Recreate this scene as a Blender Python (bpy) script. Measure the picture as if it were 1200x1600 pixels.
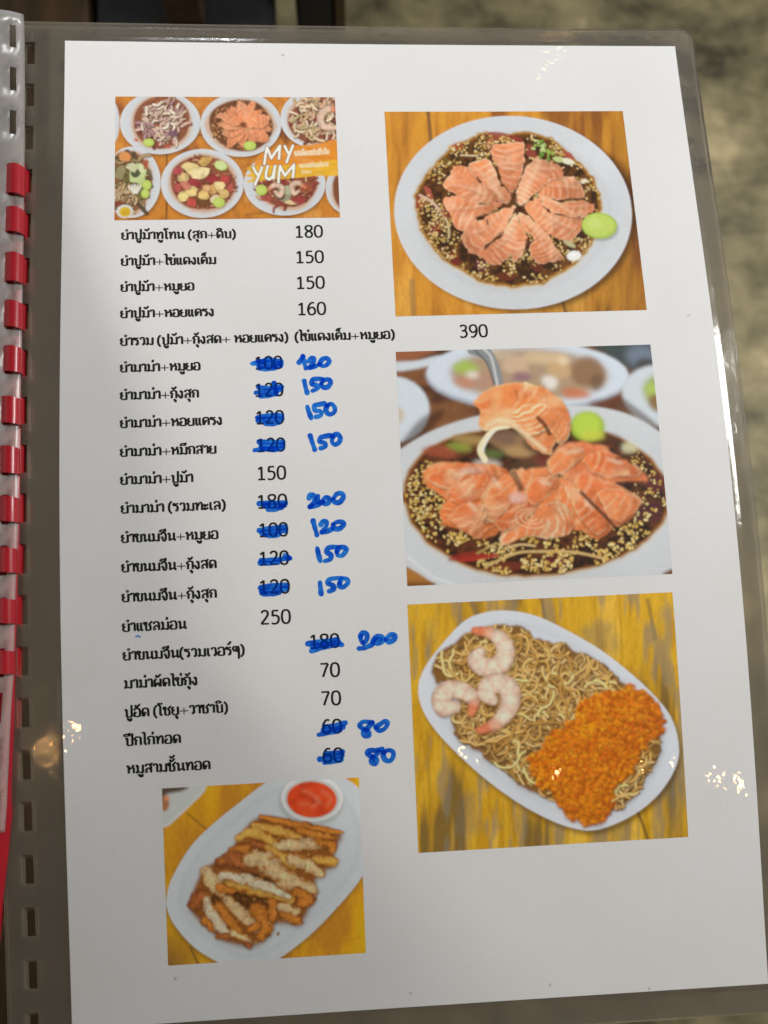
import bpy, bmesh, math, random
import numpy as np
from mathutils import Vector, Matrix

for o in list(bpy.data.objects): bpy.data.objects.remove(o)
SC = bpy.context.scene
COL = SC.collection
MM = 0.001                      # everything below is measured in millimetres

# ---------------------------------------------------------------- camera
CAM_R = Matrix(((0.99787796, -0.04636537, 0.04571466), (0.04056072, 0.99187059, 0.12061329), (-0.0509353, -0.11850312, 0.99164641)))
CAM_C = Vector((-18.10488547, -41.94191988, 232.67453277))
cd = bpy.data.cameras.new('camera'); cam = bpy.data.objects.new('camera', cd); COL.objects.link(cam)
cam.matrix_world = Matrix.Translation(CAM_C*MM) @ CAM_R.transposed().to_4x4()
cd.sensor_fit = 'VERTICAL'; cd.sensor_height = 36.0; cd.lens = 36.0*1179.037/1600.0
cd.clip_start = 0.01; cd.clip_end = 50
cd.dof.use_dof = True; cd.dof.focus_distance = 0.243; cd.dof.aperture_fstop = 26.5/2.6
SC.camera = cam

# ---------------------------------------------------------------- world, lamps, exposure
wd = bpy.data.worlds.new('World'); SC.world = wd; wd.use_nodes = True
bg = wd.node_tree.nodes['Background']; bg.inputs['Color'].default_value = (1.0, 0.90, 0.76, 1); bg.inputs['Strength'].default_value = 0.055

def area_lamp(name, loc, target, size, power, col, size_y=None, spread=180):
    l = bpy.data.lights.new(name, 'AREA'); l.energy = power; l.color = col; l.size = size; l.spread = math.radians(spread)
    if size_y: l.shape = 'RECTANGLE'; l.size_y = size_y
    o = bpy.data.objects.new(name, l); COL.objects.link(o); o.location = loc
    o.rotation_euler = (Vector(target)-Vector(loc)).to_track_quat('-Z', 'Y').to_euler()
    return o
area_lamp('front_lamp', (-0.10, 0.40, 0.15), (0, 0, 0), 0.07, 0.48, (0.94, 0.975, 1.0), 0.05)
area_lamp('side_lamp', (0.60, 0.20, 0.50), (0, 0, 0), 0.27, 5.0, (0.985, 0.99, 0.98))
area_lamp('left_lamp', (-0.70, 0.30, 0.35), (0, 0, 0), 0.09, 2.9, (1.0, 0.945, 0.875))
area_lamp('floor_fill', (0.58, 0.28, -0.12), (0.58, 0.28, -0.75), 0.8, 5.2, (1.0, 0.94, 0.80), 1.5)  # added fill light below page level, brightens only the floor and what stands there

SC.view_settings.view_transform = 'Standard'; SC.view_settings.look = 'None'
SC.view_settings.exposure = 0.11; SC.view_settings.gamma = 1; SC.view_settings.use_curve_mapping = False
SC.cycles.use_denoising = True
SC.cycles.transparent_max_bounces = 40; SC.cycles.max_bounces = 10
SC.cycles.sample_clamp_indirect = 4

# ---------------------------------------------------------------- small helpers
def link(name, me, parent=None, mat=None):
    o = bpy.data.objects.new(name, me); COL.objects.link(o)
    if parent: o.parent = parent
    if mat: me.materials.append(mat)
    return o
def mesh_of(name, verts, faces, smooth_=False):
    me = bpy.data.meshes.new(name); me.from_pydata([tuple(v) for v in verts], [], faces); me.update()
    if smooth_: me.polygons.foreach_set('use_smooth', [True]*len(me.polygons))
    return me
def tag(o, label, cat=None, group=None, kind=None):
    o['label'] = label
    if cat: o['category'] = cat
    if group: o['group'] = group
    if kind: o['kind'] = kind
    return o
def empty(name, loc=(0, 0, 0)):
    o = bpy.data.objects.new(name, None); COL.objects.link(o); o.location = loc; o.empty_display_size = .02
    return o

class Nodes:
    def __init__(s, name):
        s.m = bpy.data.materials.new(name); s.m.use_nodes = True; s.t = s.m.node_tree; s.t.nodes.clear()
        s.outn = s.t.nodes.new('ShaderNodeOutputMaterial')
    def n(s, typ, **kw):
        nd = s.t.nodes.new(typ)
        for k, v in kw.items():
            if k.startswith('_'): setattr(nd, k[1:], v)
            else: s.put(nd, k, v)
        return nd
    def put(s, nd, key, v):
        i = nd.inputs[int(key[1:])] if key[0] == 'i' and key[1:].isdigit() else nd.inputs[key.replace('__', ' ')]
        if isinstance(v, bpy.types.NodeSocket): s.t.links.new(v, i)
        elif hasattr(i.default_value, '__len__') and not hasattr(v, '__len__'): i.default_value = (v, v, v, 1)[:len(i.default_value)]
        else: i.default_value = (*v, 1) if hasattr(v, '__len__') and len(v) == 3 and len(i.default_value) == 4 else v
    def noise(s, scale, detail=3, rough=.5, dist=0, vec=None):
        k = dict(Scale=scale, Detail=detail, Roughness=rough, Distortion=dist)
        if vec is not None: k['Vector'] = vec
        return s.n('ShaderNodeTexNoise', **k)
    def pos(s): return s.n('ShaderNodeNewGeometry').outputs['Position']
    def ramp(s, fac, stops):
        r = s.n('ShaderNodeValToRGB', Fac=fac); e = r.color_ramp.elements
        while len(e) < len(stops): e.new(.5)
        for a, (p, c) in zip(e, stops): a.position = p; a.color = (*c, 1) if hasattr(c, '__len__') else (c, c, c, 1)
        return r.outputs['Color']
    def math_(s, op, a, b=0.0, clamp=False):
        m = s.n('ShaderNodeMath', _operation=op, _use_clamp=clamp, i0=a, i1=b); return m.outputs[0]
    def mix(s, fac, a, b, mode='MIX'):
        m = s.n('ShaderNodeMix', _data_type='RGBA', _blend_type=mode); m.clamp_factor = True
        for idx, v in ((0, fac), (6, a), (7, b)):
            i = m.inputs[idx]
            if isinstance(v, bpy.types.NodeSocket): s.t.links.new(v, i)
            else: i.default_value = v if not hasattr(v, '__len__') else ((*v, 1) if len(v) == 3 else v)
        return m.outputs[2]
    def surface(s, sock): s.t.links.new(sock, s.outn.inputs['Surface']); return s.m

def film_normal(N, strength=1.0):
    """slow waves, fine orange peel and scratches of the laminating film"""
    p = N.pos()
    wave = N.noise(26, 2, .5, 0, p).outputs['Fac']
    peel = N.noise(330, 1, .5, .3, p).outputs['Fac']
    mp = N.n('ShaderNodeMapping', Vector=p, Rotation=(0, 0, .5), Scale=(900, 110, 1))
    scr = N.noise(1, 2, .5, .4, mp.outputs[0]).outputs['Fac']
    msk = N.noise(48, 2, .6, 0, p).outputs['Fac']
    scr = N.math_('MULTIPLY', N.math_('SUBTRACT', scr, .66, True), N.math_('MULTIPLY', N.math_('SUBTRACT', msk, .52, True), 5.0))
    h = N.math_('ADD', N.math_('MULTIPLY', wave, 1.6), N.math_('ADD', N.math_('MULTIPLY', peel, .085), N.math_('MULTIPLY', scr, .5)))
    N.scuff = scr
    return N.n('ShaderNodeBump', Strength=strength, Distance=.00045, Height=h).outputs['Normal']

def print_material(name, color=None, attr=None, rough=.55, paper=False):
    N = Nodes(name)
    if attr: c = N.n('ShaderNodeAttribute', _attribute_name=attr).outputs['Color']
    else: c = N.n('ShaderNodeRGB').outputs[0]; c.default_value = (*color, 1)
    if paper:
        p = N.pos(); g = N.noise(1500, 2, .6, 0, p).outputs['Fac']; g2 = N.noise(30, 3, .5, 0, p).outputs['Fac']
        c = N.mix(1.0, c, N.ramp(g, [(.3, .955), (.7, 1.0)]), 'MULTIPLY'); c = N.mix(1.0, c, N.ramp(g2, [(.3, (.97, .96, .95)), (.7, (1, 1, 1))]), 'MULTIPLY')
        dots = N.noise(330, 0, .5, 0, p).outputs['Fac']
        c = N.mix(N.math_('MULTIPLY', N.math_('SUBTRACT', dots, 0.885, True), 9, True), c, (.22, .19, .17))
    nm = film_normal(N)
    b = N.n('ShaderNodeBsdfPrincipled', Base__Color=c, Roughness=rough, Coat__Weight=1.0, Coat__Roughness=N.math_('ADD', .02, N.math_('MULTIPLY', N.scuff, 2.5), True), Coat__Normal=nm)
    b.inputs['Specular IOR Level'].default_value = .15
    return N.surface(b.outputs[0])

def film_material(name, haze=.14, tint=(.60, .54, .44), clear=(.955, .945, .92), gloss=.12):
    N = Nodes(name); p = N.pos()
    n = N.noise(60, 4, .6, .3, p).outputs['Fac']; f = N.noise(900, 2, .6, 0, p).outputs['Fac']
    hz = N.math_('MULTIPLY', N.math_('ADD', N.math_('MULTIPLY', n, .5), N.math_('ADD', N.math_('MULTIPLY', f, .22), .64)), haze)
    tr = N.n('ShaderNodeBsdfTransparent', Color=clear)
    df = N.n('ShaderNodeBsdfDiffuse', Color=tint)
    a = N.n('ShaderNodeMixShader', Fac=hz); N.t.links.new(tr.outputs[0], a.inputs[1]); N.t.links.new(df.outputs[0], a.inputs[2])
    nm = film_normal(N, 1.3)
    fr = N.n('ShaderNodeFresnel', IOR=1.48, Normal=nm)
    gl = N.n('ShaderNodeBsdfGlossy', Color=(1, 1, 1), Roughness=gloss, Normal=nm)
    m = N.n('ShaderNodeMixShader', Fac=fr.outputs[0]); N.t.links.new(a.outputs[0], m.inputs[1]); N.t.links.new(gl.outputs[0], m.inputs[2])
    return N.surface(m.outputs[0])

def ink_material(name, col, body, cover):
    N = Nodes(name); p = N.pos()
    n = N.noise(330, 3, .6, .2, p).outputs['Fac']
    c = N.mix(N.ramp(n, [(.32, 0.0), (.68, 1.0)]), tuple(v*.80 for v in col), tuple(min(1, v*1.6+.06) for v in col))
    tr = N.n('ShaderNodeBsdfTransparent', Color=c)
    b = N.n('ShaderNodeBsdfPrincipled', Base__Color=body, Roughness=.35)
    b.inputs['Specular IOR Level'].default_value = .2
    m = N.n('ShaderNodeMixShader', Fac=cover); N.t.links.new(tr.outputs[0], m.inputs[1]); N.t.links.new(b.outputs[0], m.inputs[2])
    return N.surface(m.outputs[0])

def simple(name, color, rough=.5, var=0.0, scale=40, coat=0, bump=0):
    N = Nodes(name); c = N.n('ShaderNodeRGB').outputs[0]; c.default_value = (*color, 1)
    if var:
        n = N.noise(scale, 4, .6, .2, N.pos()).outputs['Fac']
        c = N.mix(1.0, c, N.ramp(n, [(.25, 1-var), (.75, 1+var)]), 'MULTIPLY')
    k = dict(Base__Color=c, Roughness=rough, Coat__Weight=coat)
    if bump: k['Normal'] = N.n('ShaderNodeBump', Strength=.4, Distance=bump, Height=N.noise(scale*3, 3, .6, 0, N.pos()).outputs['Fac']).outputs['Normal']
    return N.surface(N.n('ShaderNodeBsdfPrincipled', **k).outputs[0])
# ---------------------------------------------------------------- printed food photos
# The menu's five pictures are flat prints: their ink is worked out here, sample by sample,
# and laid on a fine mesh as a colour attribute.
def s2l(c):
    c = np.asarray(c, float) / 255.0
    return np.where(c <= 0.04045, c / 12.92, ((c + 0.055) / 1.055) ** 2.4)

def homography(src, dst):
    A = []
    for (x, y), (u, v) in zip(src, dst):
        A.append([x, y, 1, 0, 0, 0, -u * x, -u * y, -u]); A.append([0, 0, 0, x, y, 1, -v * x, -v * y, -v])
    return np.linalg.svd(np.array(A, float))[2][-1].reshape(3, 3)

def hmap(Hm, p):
    p = np.asarray(p, float); q = p @ Hm[:, :2].T + Hm[:, 2]
    return q[..., :2] / q[..., 2:3]

def smooth(pts, n=6, closed=False):
    p = np.asarray(pts, float); m = len(p); out = []
    rng = range(m if closed else m - 1)
    for i in rng:
        if closed: a, b, c, d = p[(i-1) % m], p[i], p[(i+1) % m], p[(i+2) % m]
        else: a, b, c, d = p[max(i-1, 0)], p[i], p[i+1], p[min(i+2, m-1)]
        for k in range(n):
            t = k / n
            out.append(0.5*((2*b) + (c-a)*t + (2*a-5*b+4*c-d)*t*t + (3*b-a-3*c+d)*t**3))
    if not closed: out.append(p[-1])
    return np.array(out)

def ell(cx, cy, rx, ry, rot=0, n=40, wob=0, rng=None):
    t = np.linspace(0, 2*np.pi, n, endpoint=False)
    r = 1.0
    if wob: r = 1 + wob*np.interp(t, np.linspace(0, 2*np.pi, 13), np.append(rng.normal(size=12), 0))
    x, y = rx*r*np.cos(t), ry*r*np.sin(t); c, s = math.cos(rot), math.sin(rot)
    return np.stack([cx + x*c - y*s, cy + x*s + y*c], -1)

def boxblur(a, r):
    r = int(round(r))
    if r < 1: return a
    for ax in (0, 1):
        pad = [(0, 0)]*a.ndim; pad[ax] = (r+1, r)
        c = np.cumsum(np.pad(a, pad, mode='edge'), axis=ax)
        n = a.shape[ax]
        hi = np.take(c, range(2*r+1, 2*r+1+n), axis=ax); lo = np.take(c, range(0, n), axis=ax)
        a = (hi - lo) / (2*r+1)
    return a

def gblur(a, s):
    for _ in range(3): a = boxblur(a, max(1, s*0.9))
    return a

class Print:
    """One printed picture; shapes are given in the units of a 1200-wide reference drawing."""
    def __init__(s, quad, w_mm, h_mm, dens, white, seed, base):
        s.nx, s.ny = int(w_mm*dens)*2, int(h_mm*dens)*2
        s.rng = np.random.default_rng(seed); s.white = s2l(white)
        s.H = homography(quad, [(0, 0), (s.nx, 0), (s.nx, s.ny), (0, s.ny)])
        inv = np.linalg.inv(s.H)
        g = np.stack(np.meshgrid(np.arange(s.nx)+.5, np.arange(s.ny)+.5), -1)
        q = hmap(inv, g); s.X, s.Y = q[..., 0], q[..., 1]
        s.k = s.nx / (quad[1][0]-quad[0][0])
        s.img = np.empty((s.ny, s.nx, 3)); s.img[:] = s.c(base)
        s.nz = {}
    def c(s, col):
        return np.clip(s2l(col) / s.white * 0.8, 0.002, 0.93)
    def noise(s, sx, sy=None, key=0):
        sy = sy or sx; k = (sx, sy, key)
        if k not in s.nz:
            r = np.random.default_rng(int(sx*131+sy*17+key*7+5))
            t = r.random((128, 128)); gx, gy = s.X/sx, s.Y/sy
            x0, y0 = np.floor(gx).astype(int), np.floor(gy).astype(int); fx, fy = gx-x0, gy-y0
            fx, fy = fx*fx*(3-2*fx), fy*fy*(3-2*fy)
            T = lambda a, b: t[b % 128, a % 128]
            s.nz[k] = (T(x0, y0)*(1-fx)+T(x0+1, y0)*fx)*(1-fy)+(T(x0, y0+1)*(1-fx)+T(x0+1, y0+1)*fx)*fy
        return s.nz[k]
    def box(s, poly, pad=2):
        q = hmap(s.H, poly); a = np.floor(q.min(0)).astype(int)-pad; b = np.ceil(q.max(0)).astype(int)+pad
        x0, y0, x1, y1 = max(a[0], 0), max(a[1], 0), min(b[0], s.nx), min(b[1], s.ny)
        return (slice(y0, y1), slice(x0, x1)) if x1 > x0 and y1 > y0 else None
    def mask(s, poly, soft=0):
        poly = np.asarray(poly, float); bx = s.box(poly, 2+int(soft*s.k*3))
        if bx is None: return None, None
        X, Y = s.X[bx], s.Y[bx]; ins = np.zeros(X.shape, bool)
        xa, ya = poly[-1]
        for xb, yb in poly:
            if ya != yb:
                m = (ya > Y) != (yb > Y)
                ins ^= m & (X < (xb-xa)*(Y-ya)/(yb-ya)+xa)
            xa, ya = xb, yb
        m = ins.astype(float)
        if soft: m = gblur(m, max(1, soft*s.k))
        return bx, m
    def fill(s, poly, col, a=1.0, soft=0, sm=True, tex=None):
        poly = smooth(poly, 5, True) if sm else np.asarray(poly, float)
        bx, m = s.mask(poly, soft)
        if bx is None: return
        m = (m*a)[..., None]; cc = s.c(col)
        if tex is not None: cc = tex(bx, m[..., 0], cc)
        s.img[bx] = s.img[bx]*(1-m)+cc*m
    def oval(s, cx, cy, rx, ry, col, a=1, rot=0, soft=0, wob=0, n=26, tex=None):
        s.fill(ell(cx, cy, rx, ry, rot, n, wob, s.rng), col, a, soft, False, tex)
    def stroke(s, pts, w, col, a=1, soft=0, sm=True, tex=None, w1=None, rag=0):
        p = smooth(pts, 5) if sm else np.asarray(pts, float)
        n = len(p); d = np.gradient(p, axis=0); d /= np.linalg.norm(d, axis=1)[:, None]+1e-9
        nn = np.stack([-d[:, 1], d[:, 0]], -1)
        ww = np.full(n, w/2.) if w1 is None else np.interp(np.linspace(0, 1, n), np.linspace(0, 1, len(w1)), w1)/2.
        L, R = p+nn*ww[:, None], p-nn*ww[:, None]
        ang = np.linspace(0, np.pi, 7)[1:-1]
        def cap(c, u, v, r): return [c + r*(u*math.cos(t)+v*math.sin(t)) for t in ang]
        poly = np.concatenate([L, cap(p[-1], nn[-1], d[-1], ww[-1]), R[::-1], cap(p[0], -nn[0], -d[0], ww[0])])
        q = hmap(s.H, poly)
        bx = s.box(poly, 2+int(soft*s.k*3))
        if bx is None: return
        # nonzero fill: union of the ribbon's quads, so crossings stay solid
        X, Y = s.X[bx], s.Y[bx]; d2 = np.full(X.shape, 9e9); tt = np.zeros(X.shape)
        for i in range(n-1):
            ax, ay = p[i]; ex, ey = p[i+1]-p[i]; L2 = ex*ex+ey*ey+1e-9
            t = np.clip(((X-ax)*ex+(Y-ay)*ey)/L2, 0, 1)
            dd = np.hypot(X-ax-t*ex, Y-ay-t*ey)/(ww[i]*(1-t)+ww[i+1]*t+1e-6)
            u = dd < d2; d2 = np.where(u, dd, d2); tt = np.where(u, (i+t)/(n-1), tt)
        if rag: d2 = d2+rag*(.6*s.noise(26, 26, 91)[bx]+.4*s.noise(9, 9, 92)[bx]-.42)
        m = (d2 < 1).astype(float)
        if soft: m = gblur(m, max(1, soft*s.k))
        m = (m*a)[..., None]; cc = s.c(col)
        if tex is not None: cc = tex(bx, d2, tt, cc)
        s.img[bx] = s.img[bx]*(1-m)+cc*m
    def blur(s, sig, mask=None):
        b = gblur(s.img, max(1, sig*s.k))
        s.img = b if mask is None else s.img*(1-mask[..., None])+b*mask[..., None]
    def wood(s, cols, sx, sy, lines=()):
        n = 0.55*s.noise(sx, sy, 1)+0.3*s.noise(sx/3, sy/2, 2)+0.15*s.noise(sx/8, sy/3, 3)
        n = np.clip((n-.25)/.5, 0, 1); q = n*(len(cols)-1); i = np.clip(q.astype(int), 0, len(cols)-2); f = (q-i)[..., None]
        C = np.array([s.c(c) for c in cols]); s.img = C[i]*(1-f)+C[i+1]*f
        s.img *= (0.90+0.2*s.noise(5, 22, 4))[..., None]
        for pts, w, col, a in lines: s.stroke(pts, w, col, a, soft=1.5, sm=False)
    def out(s, soft=1.0, grain=0.032):
        im = s.img + s.img*grain*s.rng.normal(size=(s.ny, s.nx, 1))*2
        im = im.reshape(s.ny//2, 2, s.nx//2, 2, 3).mean((1, 3))
        if soft: 
            e = np.pad(im, ((1, 1), (1, 1), (0, 0)), mode='edge')
            for ax in (0, 1):
                e = np.roll(e, 1, ax)*.22*soft+e*(1-.44*soft)+np.roll(e, -1, ax)*.22*soft
            im = e[1:-1, 1:-1]
        return np.clip(im, 0.003, 0.93)

def salmon(s, poly, axis, freq, base=(218, 134, 88), light=(240, 186, 148), amp=.55, edge=.5, soft=0, key=0, dark=.18, rough=2.2):
    """a slice of raw salmon: pale fat lines across it, pale rim, darker far side"""
    ca, sa = math.cos(axis), math.sin(axis)
    P = np.asarray(poly, float); c0 = P.mean(0); ext = np.ptp(P @ np.array([ca, sa]))/2+1
    def tex(bx, m, cc):
        X, Y = s.X[bx]-c0[0], s.Y[bx]-c0[1]
        al = X*ca+Y*sa; ac = -X*sa+Y*ca
        wv = 26*s.noise(70, 70, 20+key)[bx]+9*s.noise(22, 22, 21+key)[bx]
        lum = s.noise(85, 85, 27+key)[bx]
        st = np.sin((al+wv*1.3+ac*ac/220.)*2*np.pi/freq+2.2*lum)
        st = np.clip(st+.1, 0, 1)**1.6*amp*np.clip(1.9*s.noise(48, 48, 23+key)[bx]-.35, 0, 1.2)
        inner = gblur(m, max(1, 5*s.k)); ed = np.clip(1-(inner-.5)*2.2, 0, 1)*edge*np.clip(2.2*s.noise(60, 60, 25+key)[bx]-.4, 0, 1.3)
        pale = np.clip((s.noise(64, 64, 28+key)[bx]-.52)*2.6, 0, 1)*.55
        deep = np.clip((.50-s.noise(56, 56, 29+key)[bx])*2.6, 0, 1)[..., None]*.6
        t = np.clip(st+ed+pale, 0, 1)[..., None]
        cc = cc*(1-deep)+cc*np.array([.80, .66, .56])*deep
        sh = 1-dark*np.clip(al/ext, -1, 1)+.20*(s.noise(30, 30, 24+key)[bx]-.5)+.22*(s.noise(11, 11, 26)[bx]-.5)+.12*(s.noise(5, 5, 30)[bx]-.5)
        return np.clip((cc*(1-t)+s.c(light)*t)*sh[..., None], 0, .93)
    # soft contact shade of the slice in the printed picture
    s.fill(P+np.array([4, 7]), (70, 35, 15), .55, 5)
    Q = smooth(P, 5, True); Q = Q+s.rng.normal(size=Q.shape)*rough
    s.fill(Q, base, 1, soft, False, tex)

def speck(s, region, n, cols, rx, ry, holes=(), a=1.0, shadow=None, soft=0, yscale=None, clump=0):
    cn = s.noise(52, 52, 95) if clump else None
    P = smooth(region, 4, True); lo, hi = P.min(0), P.max(0); k = 0
    import_holes = [smooth(h, 3, True) for h in holes]
    def inside(p, Q):
        x, y = p; r = False; xa, ya = Q[-1]
        for xb, yb in Q:
            if (ya > y) != (yb > y) and x < (xb-xa)*(y-ya)/(yb-ya)+xa: r = not r
            xa, ya = xb, yb
        return r
    tries = 0
    while k < n and tries < n*12:
        tries += 1
        p = lo+(hi-lo)*s.rng.random(2)
        if not inside(p, P) or any(inside(p, h) for h in import_holes): continue
        if clump:
            q = hmap(s.H, p).astype(int)
            if 0 <= q[0] < s.nx and 0 <= q[1] < s.ny and cn[q[1], q[0]]+.25*(s.rng.random()-.5) < clump: continue
        k += 1; f = .55+.85*s.rng.random()
        if yscale: f *= np.interp(p[1], yscale[0], yscale[1])
        r = s.rng.random()*3.14
        if shadow: s.oval(p[0]+rx*.3, p[1]+ry*.7, rx*f, ry*f, shadow, .8, r, n=9)
        s.oval(p[0], p[1], rx*f, ry*f, cols[int(s.rng.integers(len(cols)))], a, r, soft=soft, n=9)

def plate(s, poly, col, rim=(226, 229, 232), shade=(160, 166, 176), key=0, well=.80, sd=(8, 12), sh=.6):
    grey = lambda c, k=.6: tuple(v*(1-k)+sum(c)/3.0*k for v in c)
    col, rim, shade = grey(col), grey(rim), grey(shade)
    P = np.asarray(poly, float)
    s.fill(P+np.array(sd), (60, 35, 15), sh, 9)
    c0 = P.mean(0)
    def tex(bx, m, cc):
        inner = gblur(m, max(1, 4*s.k)); e = np.clip(1-(inner-.5)*2.2, 0, 1)[..., None]
        g = (.93+.10*s.noise(240, 240, 40+key)[bx]+.03*s.noise(30, 30, 41)[bx])[..., None]
        return np.clip((cc*(1-e*.6)+s.c(rim)*e*.6)*g, 0, .93)
    s.fill(P, col, 1, 0, True, tex)
    s.fill(c0+(P-c0)*(well+.03), shade, .30, 10)
    s.fill(c0+(P-c0)*well, col, .75, 10)

def lime(s, cx, cy, rx, ry, rot=0, soft=0, col=(188, 204, 96)):
    s.oval(cx+4, cy+ry*.16, rx*1.02, ry*1.02, (80, 80, 40), .5, rot, 4)
    s.oval(cx, cy, rx, ry, (166, 188, 84), 1, rot, soft)
    s.oval(cx-rx*.05, cy-ry*.06, rx*.9, ry*.87, col, 1, rot, max(soft, 1))
    for k in range(8):
        t = k*.785+.3
        s.stroke([(cx, cy), (cx+rx*.8*math.cos(t), cy+ry*.8*math.sin(t))], max(2, rx*.05), (205, 222, 130), .5, 1, False)
    s.oval(cx-rx*.3, cy-ry*.2, rx*.4, ry*.4, (206, 218, 128), .5, 0, 5)

def picture_platter(w, h):
    s = Print([(32, 43), (1068, 40), (1172, 906), (78, 935)], w, h, 4.6, (224, 222, 219), 2, (200, 140, 50))
    s.wood([(150, 92, 40), (198, 132, 46), (214, 148, 52), (200, 132, 44), (222, 160, 66)], 130, 420,
           [([(222, 30), (234, 170)], 16, (120, 82, 52), .9), ([(805, 860), (826, 930)], 14, (110, 70, 36), .8), ([(150, 780), (158, 940)], 26, (140, 116, 80), .45)])
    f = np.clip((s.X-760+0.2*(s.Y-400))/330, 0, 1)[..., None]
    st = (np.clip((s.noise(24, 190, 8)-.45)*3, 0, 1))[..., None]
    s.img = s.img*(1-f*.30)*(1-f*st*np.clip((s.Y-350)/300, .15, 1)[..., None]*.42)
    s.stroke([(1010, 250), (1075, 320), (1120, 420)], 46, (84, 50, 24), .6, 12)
    P = ell(590, 482, 517, 421, .06, 60)
    plate(s, P, (205, 208, 211), rim=(222, 223, 224), shade=(162, 167, 176), sd=(22, 14), sh=.75)
    sauce = [(455, 137), (560, 143), (640, 130), (740, 150), (800, 190), (870, 250), (930, 310), (965, 400), (977, 470), (960, 560), (920, 640), (870, 700), (800, 750), (720, 788), (640, 806), (540, 800), (460, 788), (370, 740), (300, 690), (240, 630), (190, 560), (172, 480), (165, 410), (190, 350), (230, 290), (290, 230), (330, 185), (400, 160)]
    S = np.array(sauce, float); S = smooth(S, 4, True); S += s.rng.normal(size=S.shape)*4
    s.fill(S+np.array([0, 4]), (206, 176, 100), .9, 7, False)
    s.fill(S, (166, 112, 38), 1, 3, False)
    c0 = S.mean(0)
    def tex(bx, m, cc):
        n = s.noise(34, 34, 3)[bx]*.6+s.noise(12, 12, 4)[bx]*.4
        t = np.clip((n-.35)*3, 0, 1)[..., None]
        return s.c((58, 36, 20))*(1-t)+s.c((108, 66, 30))*t
    s.fill(c0+(S-c0)*.968, (80, 50, 24), 1, 3, False, tex)
    for x, y, rx, ry, c, r in [(545, 155, 62, 20, (150, 70, 50), .1), (352, 196, 30, 18, (165, 82, 50), -.3), (600, 168, 40, 20, (140, 60, 44), 0), (668, 215, 24, 36, (150, 70, 54), -.5),
                               (828, 230, 34, 13, (170, 78, 62), .4), (190, 440, 22, 34, (150, 66, 50), .2), (226, 395, 14, 30, (176, 84, 66), -.5), (250, 545, 26, 34, (128, 40, 40), .3),
                               (330, 680, 40, 26, (120, 44, 34), .5), (455, 712, 22, 28, (112, 48, 66), -.4), (300, 480, 20, 26, (150, 62, 44), 0), (560, 760, 40, 18, (110, 50, 30), .1), (700, 722, 30, 18, (104, 46, 34), 0), (880, 640, 26, 22, (110, 60, 34), .4),
                               (490, 185, 12, 26, (190, 110, 80), .1), (300, 260, 30, 16, (120, 90, 40), .6), (240, 330, 18, 26, (96, 50, 26), .2)]:
        s.oval(x, y, rx, ry, c, .9, r, 2, .12)
    slices = [
        ([(510, 190), (560, 178), (635, 178), (643, 230), (635, 300), (605, 375), (578, 392), (545, 340), (522, 275), (495, 225)], 1.45, 30),
        ([(400, 272), (470, 247), (500, 265), (535, 345), (580, 400), (582, 435), (552, 442), (510, 402), (450, 345)], 1.0, 34),
        ([(305, 330), (335, 285), (385, 278), (420, 312), (460, 350), (540, 410), (520, 437), (440, 437), (400, 432), (340, 400), (288, 365)], .55, 30),
        ([(282, 425), (340, 412), (400, 430), (470, 450), (532, 430), (542, 447), (480, 490), (440, 502), (430, 532), (360, 562), (318, 500)], .25, 30),
        ([(720, 350), (780, 328), (870, 335), (905, 415), (830, 425), (760, 422), (705, 402)], .1, 26),
        ([(640, 450), (700, 420), (740, 470), (800, 490), (892, 500), (882, 560), (832, 607), (750, 572), (690, 525)], .5, 30),
        ([(690, 240), (740, 250), (800, 285), (805, 322), (740, 347), (690, 400), (640, 442), (615, 452), (598, 430), (612, 380), (640, 310)], -.85, 26),
        ([(705, 400), (740, 413), (800, 440), (900, 430), (952, 466), (920, 490), (870, 502), (790, 487), (730, 456)], .35, 28),
        ([(592, 452), (592, 482), (540, 572), (490, 612), (440, 662), (392, 645), (368, 595), (400, 540), (480, 500)], 2.3, 30),
        ([(600, 490), (612, 510), (657, 590), (640, 650), (605, 697), (580, 662), (560, 692), (510, 707), (438, 665), (500, 612), (545, 580)], 1.9, 26),
        ([(608, 500), (640, 487), (690, 530), (745, 575), (780, 640), (812, 682), (760, 700), (700, 702), (668, 640), (680, 590), (640, 550)], 1.0, 24)]
    hol = [p for p, _, _ in slices]
    speck(s, c0+(S-c0)*.985, 820, [(226, 192, 124), (212, 172, 96), (236, 208, 150), (200, 160, 80)], 5.2, 3.8, hol, .95, (50, 28, 12), clump=.44)
    for i, (p, ax, fr) in enumerate(slices): salmon(s, p, ax, fr, key=i, dark=.26, rough=3.6, edge=.7, base=[(219, 136, 92), (214, 130, 84), (222, 142, 98)][i % 3])
    for pts, w in [([(602, 405), (604, 440), (632, 470)], 16), ([(436, 330), (450, 350)], 10), ([(432, 505), (470, 492)], 9), ([(478, 515), (484, 535)], 9), ([(470, 640), (540, 570)], 9), ([(820, 424), (900, 421)], 8), ([(655, 600), (650, 640)], 14)]:
        s.stroke(pts, w, (62, 32, 16), .85, 2)
    for pts, w in [([(520, 215), (560, 225), (630, 205)], 9), ([(530, 290), (580, 300), (632, 285)], 10), ([(430, 300), (480, 330), (520, 390)], 10), ([(320, 370), (390, 380), (470, 410)], 9), ([(330, 470), (400, 470), (480, 455)], 10), ([(410, 580), (470, 560), (530, 500)], 11),
                   ([(520, 640), (570, 600), (600, 540)], 9), ([(650, 540), (700, 590), (730, 660)], 10), ([(720, 490), (780, 530), (850, 560)], 10), ([(740, 370), (800, 375), (870, 380)], 9), ([(680, 300), (730, 300), (780, 300)], 8), ([(760, 445), (830, 462), (900, 462)], 8)]:
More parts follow.
